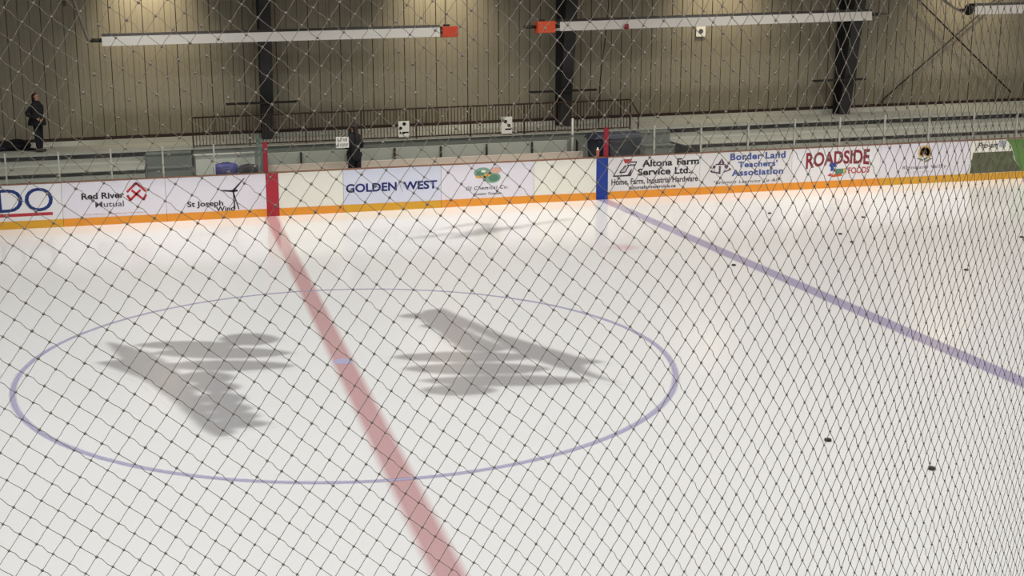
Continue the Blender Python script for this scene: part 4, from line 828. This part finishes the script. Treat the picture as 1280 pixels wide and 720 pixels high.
# ------------------------------------------------------------------ protective netting before the spectators
NET = {"P0":-24,"Q0":-39,"st":3,"n":[45,24],"s":[2268,2256,2242,2228,2213,2197,2180,2161,2142,2122,2101,2080,2059,2038,2017,1997,1977,1958,1939,1921,1903,1886,1869,1853,2443,2431,2419,2405,2390,2374,2357,2338,2319,2298,2277,2256,2234,2213,2191,2171,2150,2131,2112,2093,2076,2059,2042,2026,2618,2607,2595,2581,2567,2551,2534,2515,2496,2475,2453,2431,2409,2387,2365,2344,2324,2304,2285,2266,2249,2232,2215,2199,2792,2782,2770,2758,2744,2728,2711,2693,2673,2652,2629,2607,2584,2561,2539,2518,2497,2477,2458,2439,2422,2405,2388,2372,2966,2956,2946,2934,2920,2906,2889,2870,2850,2829,2806,2783,2759,2736,2714,2692,2671,2650,2631,2612,2595,2578,2562,2546,3138,3130,3120,3109,3097,3083,3067,3048,3028,3007,2983,2959,2935,2911,2889,2866,2845,2824,2804,2786,2768,2751,2735,2719,3310,3303,3294,3284,3273,3260,3244,3227,3207,3185,3161,3136,3111,3087,3064,3041,3019,2998,2978,2959,2942,2925,2909,2893,3480,3474,3467,3458,3448,3436,3422,3405,3385,3364,3341,3314,3289,3265,3242,3218,3193,3172,3152,3134,3116,3100,3083,3068,3649,3644,3638,3631,3622,3611,3598,3583,3564,3543,3521,3495,3470,3446,3422,3394,3368,3346,3327,3308,3291,3274,3258,3242,3815,3811,3807,3801,3794,3785,3773,3759,3742,3723,3701,3677,3653,3626,3600,3570,3543,3521,3502,3484,3467,3449,3433,3416,3979,3976,3973,3969,3964,3957,3946,3933,3916,3895,3875,3853,3830,3803,3774,3746,3720,3699,3680,3661,3643,3625,3608,3591,4140,4138,4136,4134,4131,4125,4117,4104,4087,4067,4047,4025,4001,3975,3948,3924,3902,3880,3858,3838,3819,3800,3782,3765,4297,4296,4295,4294,4293,4290,4284,4273,4255,4234,4213,4191,4169,4145,4125,4104,4082,4059,4036,4015,3994,3974,3956,3938,4451,4450,4449,4450,4450,4450,4447,4441,4424,4399,4376,4354,4334,4314,4296,4279,4258,4235,4212,4189,4167,4147,4128,4110,4601,4599,4599,4599,4600,4601,4601,4598,4584,4561,4537,4515,4497,4480,4465,4451,4431,4407,4383,4360,4338,4317,4298,4281,4747,4744,4743,4742,4743,4744,4744,4740,4730,4714,4695,4674,4655,4640,4628,4618,4597,4573,4549,4526,4505,4485,4467,4450,4890,4885,4882,4879,4879,4878,4877,4873,4865,4855,4845,4829,4810,4794,4784,4772,4754,4732,4709,4688,4668,4650,4633,4617,5031,5023,5016,5011,5008,5006,5003,4998,4991,4985,4981,4976,4963,4945,4931,4919,4902,4883,4863,4845,4827,4812,4797,4783,5169,5158,5148,5140,5133,5128,5124,5119,5114,5110,5107,5108,5104,5087,5073,5060,5045,5029,5013,4998,4985,4972,4960,4948,5308,5293,5278,5265,5255,5247,5241,5236,5232,5230,5229,5233,5238,5217,5209,5198,5184,5171,5160,5150,5140,5131,5122,5113,5448,5428,5409,5391,5375,5362,5353,5349,5347,5348,5352,5359,5365,5341,5351,5330,5318,5312,5307,5302,5297,5291,5285,5279,5590,5567,5543,5519,5496,5477,5463,5457,5458,5464,5473,5485,5492,5476,5458,5453,5454,5455,5456,5456,5455,5453,5450,5446,5737,5710,5682,5653,5624,5597,5576,5568,5573,5585,5598,5614,5635,5624,5600,5595,5601,5607,5612,5616,5618,5619,5618,5616,5890,5861,5831,5798,5764,5730,5698,5686,5698,5714,5731,5752,5775,5776,5765,5760,5764,5771,5777,5783,5786,5788,5789,5788,6050,6020,5989,5956,5922,5885,5846,5823,5835,5852,5872,5898,5922,5934,5935,5935,5939,5945,5951,5956,5960,5962,5963,5963,6217,6188,6157,6126,6095,6064,6035,6001,5987,6007,6030,6060,6087,6105,6114,6118,6122,6127,6132,6136,6139,6141,6142,6141,6391,6363,6335,6307,6279,6252,6224,6194,6176,6185,6210,6243,6273,6292,6303,6309,6313,6316,6318,6321,6323,6323,6324,6323,6570,6545,6520,6496,6472,6449,6426,6406,6396,6401,6424,6455,6480,6495,6503,6507,6508,6509,6510,6510,6510,6510,6508,6507,6755,6733,6711,6691,6672,6655,6640,6632,6633,6649,6675,6694,6702,6708,6710,6710,6708,6706,6704,6702,6700,6698,6696,6693,6944,6925,6907,6891,6877,6866,6859,6860,6871,6893,6916,6925,6925,6922,6919,6914,6910,6905,6901,6897,6893,6889,6885,6880,7136,7120,7105,7093,7084,7078,7078,7084,7097,7116,7132,7139,7138,7132,7126,7119,7111,7105,7098,7092,7086,7080,7075,7069,7330,7317,7305,7297,7291,7289,7292,7300,7313,7327,7339,7344,7342,7337,7329,7320,7312,7303,7295,7287,7280,7273,7266,7259,7525,7514,7506,7500,7497,7497,7501,7509,7520,7531,7539,7543,7542,7536,7528,7519,7510,7500,7491,7482,7473,7465,7457,7449,7721,7712,7706,7702,7700,7702,7707,7714,7722,7730,7736,7739,7737,7732,7725,7715,7706,7696,7686,7676,7666,7657,7648,7639,7916,7909,7904,7902,7901,7903,7908,7914,7920,7926,7930,7932,7930,7925,7918,7909,7899,7889,7879,7868,7858,7848,7839,7829,8111,8106,8102,8100,8100,8102,8106,8111,8116,8120,8123,8123,8121,8116,8109,8101,8091,8081,8070,8060,8049,8039,8029,8019,8306,8301,8298,8297,8297,8299,8302,8305,8309,8312,8313,8313,8310,8305,8299,8290,8281,8271,8261,8250,8239,8229,8218,8208,8500,8495,8493,8492,8492,8493,8495,8498,8500,8502,8502,8501,8498,8493,8487,8479,8470,8460,8450,8439,8428,8417,8407,8396,8692,8689,8686,8685,8685,8686,8687,8689,8690,8691,8690,8689,8685,8680,8674,8666,8658,8648,8638,8627,8616,8605,8595,8584,8884,8881,8879,8877,8877,8877,8878,8878,8879,8879,8877,8875,8871,8866,8860,8853,8844,8835,8825,8814,8804,8793,8782,8771,9075,9072,9070,9068,9067,9067,9067,9067,9067,9066,9064,9061,9057,9052,9046,9038,9030,9021,9011,9001,8990,8979,8968,8957,9265,9262,9260,9258,9257,9256,9255,9254,9253,9252,9250,9246,9242,9237,9230,9223,9215,9206,9196,9186,9176,9165,9154,9143,9455,9452,9449,9447,9445,9444,9443,9441,9440,9438,9435,9431,9427,9421,9415,9407,9399,9391,9381,9371,9361,9350,9339,9328,9644,9640,9637,9635,9633,9631,9629,9627,9625,9623,9619,9615,9611,9605,9599,9591,9583,9575,9565,9556,9545,9535,9524,9513,9831,9828,9825,9822,9820,9818,9815,9813,9810,9807,9804,9799,9794,9789,9782,9775,9767,9758,9749,9739,9729,9719,9708,9697],"z":[1797,1992,2187,2381,2574,2768,2960,3153,3345,3537,3730,3922,4114,4307,4499,4693,4886,5080,5274,5469,5663,5858,6053,6249,1814,2009,2203,2398,2591,2784,2977,3170,3362,3554,3746,3938,4130,4322,4514,4707,4901,5094,5289,5483,5678,5873,6068,6263,1830,2026,2221,2415,2609,2802,2995,3187,3379,3571,3762,3954,4146,4338,4530,4723,4916,5109,5303,5498,5692,5887,6082,6277,1847,2043,2238,2433,2627,2820,3013,3205,3397,3589,3780,3971,4163,4354,4546,4738,4931,5125,5319,5513,5708,5902,6097,6292,1865,2061,2257,2451,2646,2839,3032,3224,3416,3607,3798,3989,4180,4371,4563,4755,4948,5141,5335,5529,5724,5918,6113,6307,1883,2079,2275,2471,2665,2859,3052,3244,3436,3627,3818,4009,4199,4390,4580,4772,4965,5158,5352,5546,5740,5934,6129,6323,1901,2098,2295,2490,2685,2879,3073,3265,3457,3649,3840,4030,4220,4409,4599,4790,4983,5176,5369,5563,5757,5951,6145,6339,1919,2117,2314,2511,2706,2900,3094,3287,3480,3672,3863,4054,4242,4430,4618,4809,5002,5195,5388,5581,5775,5968,6162,6356,1938,2136,2334,2531,2727,2922,3116,3310,3503,3697,3889,4079,4265,4452,4639,4829,5022,5215,5407,5600,5793,5986,6180,6373,1956,2156,2355,2552,2749,2945,3139,3333,3527,3722,3915,4104,4289,4474,4662,4852,5045,5236,5427,5619,5812,6004,6197,6390,1975,2175,2375,2574,2772,2968,3163,3357,3550,3745,3937,4126,4315,4499,4686,4879,5067,5256,5447,5638,5830,6023,6215,6408,1992,2194,2395,2596,2794,2992,3187,3381,3573,3767,3959,4149,4338,4527,4711,4897,5085,5275,5467,5658,5850,6041,6233,6426,2010,2213,2415,2617,2817,3016,3213,3408,3599,3791,3982,4173,4362,4551,4736,4919,5107,5297,5487,5678,5869,6060,6252,6443,2026,2230,2434,2638,2840,3041,3240,3438,3630,3819,4007,4197,4386,4572,4757,4948,5133,5320,5509,5698,5889,6079,6270,6461,2041,2247,2452,2657,2861,3064,3266,3466,3663,3853,4038,4223,4408,4593,4781,4968,5154,5341,5530,5719,5908,6098,6288,6479,2055,2262,2468,2674,2880,3084,3287,3490,3690,3885,4072,4252,4432,4614,4800,4985,5173,5361,5550,5739,5928,6117,6306,6496,2066,2275,2483,2690,2896,3101,3305,3508,3710,3908,4102,4284,4460,4637,4818,5005,5193,5382,5570,5759,5947,6135,6324,6513,2076,2285,2495,2703,2911,3116,3321,3523,3726,3925,4121,4312,4490,4664,4842,5028,5216,5403,5591,5778,5965,6153,6341,6529,2083,2294,2504,2714,2923,3130,3335,3539,3741,3938,4133,4327,4513,4692,4871,5054,5239,5425,5611,5797,5983,6169,6356,6544,2088,2300,2511,2723,2933,3142,3348,3552,3753,3950,4143,4335,4527,4713,4896,5079,5261,5445,5629,5813,5999,6184,6371,6557,2090,2302,2515,2728,2941,3152,3359,3562,3761,3957,4150,4342,4533,4724,4913,5097,5279,5461,5644,5828,6012,6198,6383,6570,2088,2301,2515,2729,2945,3159,3368,3571,3768,3961,4153,4346,4537,4725,4919,5106,5290,5473,5656,5839,6023,6208,6394,6580,2083,2296,2509,2725,2942,3160,3374,3577,3770,3961,4153,4347,4539,4730,4922,5110,5295,5479,5663,5847,6032,6217,6402,6589,2075,2286,2499,2714,2931,3152,3374,3579,3767,3956,4148,4343,4537,4729,4920,5109,5296,5482,5667,5852,6037,6223,6409,6595,2065,2274,2484,2696,2911,3129,3356,3571,3756,3947,4140,4336,4531,4723,4915,5105,5293,5480,5667,5853,6040,6226,6413,6600,2053,2260,2468,2676,2885,3094,3306,3534,3749,3937,4129,4325,4520,4713,4906,5097,5287,5476,5665,5852,6040,6228,6415,6603,2041,2246,2451,2656,2862,3069,3283,3506,3725,3923,4115,4310,4505,4700,4894,5087,5279,5470,5660,5849,6038,6227,6416,6604,2029,2233,2436,2640,2846,3053,3266,3484,3699,3903,4097,4292,4488,4685,4881,5075,5269,5462,5654,5845,6035,6225,6415,6604,2018,2221,2424,2628,2833,3040,3251,3464,3675,3879,4076,4271,4470,4669,4867,5063,5259,5453,5646,5839,6031,6222,6413,6603,2008,2211,2413,2617,2821,3028,3237,3446,3653,3856,4055,4254,4454,4654,4853,5051,5248,5444,5638,5832,6025,6218,6410,6601,2000,2202,2404,2607,2811,3017,3223,3430,3635,3838,4039,4239,4440,4640,4840,5040,5238,5434,5630,5825,6020,6213,6406,6599,1992,2194,2396,2599,2802,3007,3212,3417,3621,3824,4025,4226,4428,4629,4829,5029,5228,5425,5622,5818,6014,6208,6402,6596,1986,2187,2389,2591,2794,2998,3202,3406,3609,3812,4014,4215,4417,4618,4819,5019,5219,5417,5615,5812,6008,6203,6398,6592,1980,2181,2382,2584,2787,2990,3193,3396,3599,3802,4004,4206,4407,4609,4810,5010,5210,5409,5607,5805,6002,6198,6393,6588,1975,2176,2377,2578,2780,2983,3186,3388,3591,3793,3995,4197,4399,4601,4802,5002,5202,5402,5601,5799,5996,6193,6389,6585,1970,2171,2372,2573,2775,2977,3179,3381,3584,3786,3988,4190,4392,4593,4794,4995,5196,5395,5594,5793,5991,6188,6385,6581,1966,2167,2368,2569,2770,2972,3174,3376,3578,3780,3982,4184,4385,4587,4788,4989,5189,5389,5589,5787,5986,6183,6381,6577,1963,2163,2364,2565,2766,2967,3169,3371,3573,3774,3976,4178,4380,4581,4782,4983,5184,5384,5583,5782,5981,6179,6377,6574,1960,2160,2361,2561,2762,2964,3165,3367,3568,3770,3972,4173,4375,4576,4777,4978,5179,5379,5579,5778,5977,6175,6373,6570,1957,2158,2358,2559,2759,2960,3162,3363,3564,3766,3967,4169,4370,4572,4773,4974,5174,5374,5574,5774,5973,6171,6370,6567,1955,2155,2356,2556,2757,2958,3159,3360,3561,3763,3964,4165,4367,4568,4769,4970,5170,5371,5570,5770,5969,6168,6366,6564,1954,2154,2354,2554,2755,2955,3156,3357,3558,3760,3961,4162,4363,4564,4765,4966,5167,5367,5567,5767,5966,6165,6364,6562,1952,2152,2352,2552,2753,2954,3154,3355,3556,3757,3958,4160,4361,4562,4762,4963,5164,5364,5564,5764,5963,6162,6361,6559,1951,2151,2351,2551,2752,2952,3153,3353,3554,3755,3956,4157,4358,4559,4760,4961,5161,5361,5561,5761,5961,6160,6359,6557,1950,2150,2350,2550,2751,2951,3151,3352,3553,3754,3954,4155,4356,4557,4758,4958,5159,5359,5559,5759,5958,6158,6357,6555],"cur":[[-6.0,-14.4],[-5.9001,-14.395],[-5.8002,-14.39],[-5.7004,-14.385],[-5.6005,-14.38],[-5.5006,-14.375],[-5.4007,-14.37],[-5.3009,-14.365],[-5.201,-14.36],[-5.1011,-14.3551],[-5.0012,-14.3501],[-4.9014,-14.3451],[-4.8015,-14.3401],[-4.7016,-14.3351],[-4.6017,-14.3301],[-4.5019,-14.3251],[-4.402,-14.3201],[-4.3021,-14.3151],[-4.2022,-14.3101],[-4.1024,-14.3051],[-4.0025,-14.3001],[-3.9026,-14.2951],[-3.8027,-14.2901],[-3.7029,-14.2851],[-3.603,-14.2801],[-3.5031,-14.2752],[-3.4032,-14.2702],[-3.3034,-14.2652],[-3.2035,-14.2602],[-3.1036,-14.2551],[-3.0038,-14.2497],[-2.9039,-14.2441],[-2.8041,-14.2382],[-2.7043,-14.2322],[-2.6045,-14.2258],[-2.5048,-14.2185],[-2.4051,-14.21],[-2.3056,-14.2005],[-2.2061,-14.1906],[-2.1065,-14.1809],[-2.007,-14.1716],[-1.9073,-14.1629],[-1.8077,-14.1547],[-1.708,-14.1467],[-1.6083,-14.1393],[-1.5085,-14.1332],[-1.4086,-14.129],[-1.3086,-14.1263],[-1.2086,-14.124],[-1.1087,-14.1211],[-1.0088,-14.1159],[-0.9092,-14.1069],[-0.8103,-14.0926],[-0.7125,-14.0717],[-0.6165,-14.0437],[-0.5229,-14.0086],[-0.4321,-13.9667],[-0.3442,-13.919],[-0.2591,-13.8666],[-0.1765,-13.8102],[-0.096,-13.751],[-0.0169,-13.6897],[0.061,-13.627],[0.1381,-13.5633],[0.2147,-13.499],[0.291,-13.4344],[0.3671,-13.3695],[0.443,-13.3045],[0.5189,-13.2393],[0.5947,-13.1741],[0.6704,-13.1088],[0.7461,-13.0434],[0.8217,-12.9779],[0.8972,-12.9124],[0.9728,-12.8469],[1.0483,-12.7814],[1.1239,-12.7158],[1.1993,-12.6502],[1.2747,-12.5845],[1.35,-12.5187],[1.4253,-12.4529],[1.5005,-12.387],[1.5758,-12.3212],[1.651,-12.2553],[1.7263,-12.1895],[1.8016,-12.1236],[1.8768,-12.0578],[1.9521,-11.9919]]}
P0, Q0, ST = NET['P0'], NET['Q0'], NET['st']; NP, NQ = NET['n']
CUR = NET['cur']
def cr(a, b_, c, d, t_): return 0.5 * (2 * b_ + (c - a) * t_ + (2 * a - 5 * b_ + 4 * c - d) * t_ * t_ + (3 * b_ - a - 3 * c + d) * t_ ** 3)
def net_sheet(p, q):
    """lattice coordinates -> (length along the hung sheet, height)"""
    fp, fq = (p - P0) / ST, (q - Q0) / ST
    ip, iq = min(max(int(math.floor(fp)), 1), NP - 3), min(max(int(math.floor(fq)), 1), NQ - 3)
    tp, tq = fp - ip, fq - iq
    out = []
    for tab in (NET['s'], NET['z']):
        rows = []
        for a in range(-1, 3):
            o_ = (ip + a) * NQ + iq
            rows.append(cr(tab[o_ - 1], tab[o_], tab[o_ + 1], tab[o_ + 2], tq))
        out.append(cr(*rows, tp) / 1000.0)
    return out
def net_pos(p, q):
    s_, z_ = net_sheet(p, q)
    k = min(max(int(s_ / 0.1), 0), len(CUR) - 2); u = s_ / 0.1 - k
    return Vector((CUR[k][0] + (CUR[k + 1][0] - CUR[k][0]) * u, CUR[k][1] + (CUR[k + 1][1] - CUR[k][1]) * u, z_)), s_
knots = {}
for i in range(-50, 125):
    for j in range(-55, 120):
        p, q = (i + j) / 2, (j - i) / 2
        if not (P0 + ST <= p <= P0 + ST * (NP - 3) and Q0 + ST <= q <= Q0 + ST * (NQ - 3)): continue
        v, s_ = net_pos(p, q)
        if 1.9 < s_ < 8.9 and 2.60 < v.z < 5.35: knots[(i, j)] = v
M['twine'] = mat('black_netting_twine', (114, 108, 98), 0.75)
net = thing('safety_net', (-1.5, -14.2, 2.6), 'dark diamond-mesh safety net hanging across the whole view', 'net')
tw = MB(); kn = MB(); rn = random.Random(11)
TR = 0.00082
def cord(a, b_, sway):
    d = (b_ - a); L = d.length; d.normalize()
    side = d.cross(Vector((0, 1, 0))).normalized()
    pts = [a, a.lerp(b_, .3) + side * sway * L, a.lerp(b_, .7) - side * sway * L * .8, b_]
    o = len(tw.v)
    u = side; w = d.cross(u)
    for pnt in pts:
        for i in range(4):
            an = math.pi / 4 + i * math.pi / 2
            tw.v.append(tuple(pnt + TR * (math.cos(an) * u + math.sin(an) * w)))
    for k in range(3):
        for i in range(4):
            j = (i + 1) % 4
            tw.f.append((o + 4 * k + i, o + 4 * k + j, o + 4 * k + 4 + j, o + 4 * k + 4 + i))
for (i, j), v in knots.items():
    if (i + 1, j) in knots: cord(v, knots[(i + 1, j)], rn.uniform(-.01, .015) + (.05 if (i + j) % 2 == 0 else -.012))
    if (i, j + 1) in knots: cord(v, knots[(i, j + 1)], rn.uniform(-.02, .02))
    r = 0.0038 * rn.uniform(.85, 1.15)
    o = len(kn.v)
    for ax in ((1, 0, 0), (-1, 0, 0), (0, 1, 0), (0, -1, 0), (0, 0, 1), (0, 0, -1)): kn.v.append(tuple(v + r * Vector(ax)))
    kn.f += [tuple(o + c for c in f) for f in ((0, 2, 4), (2, 1, 4), (1, 3, 4), (3, 0, 4), (2, 0, 5), (1, 2, 5), (3, 1, 5), (0, 3, 5))]
def fast(mb_, name, m):
    me = bpy.data.meshes.new(name); me.from_pydata(mb_.v, [], mb_.f); me.update(); me.materials.append(m)
    for p in me.polygons: p.use_smooth = True
    o = bpy.data.objects.new(name, me); COL.objects.link(o); o.parent = net; o.matrix_parent_inverse = wm(net).inverted()
    o['kind'] = 'stuff'
    return o
fast(tw, 'twine_mesh', M['twine']); fast(kn, 'knots', M['twine'])
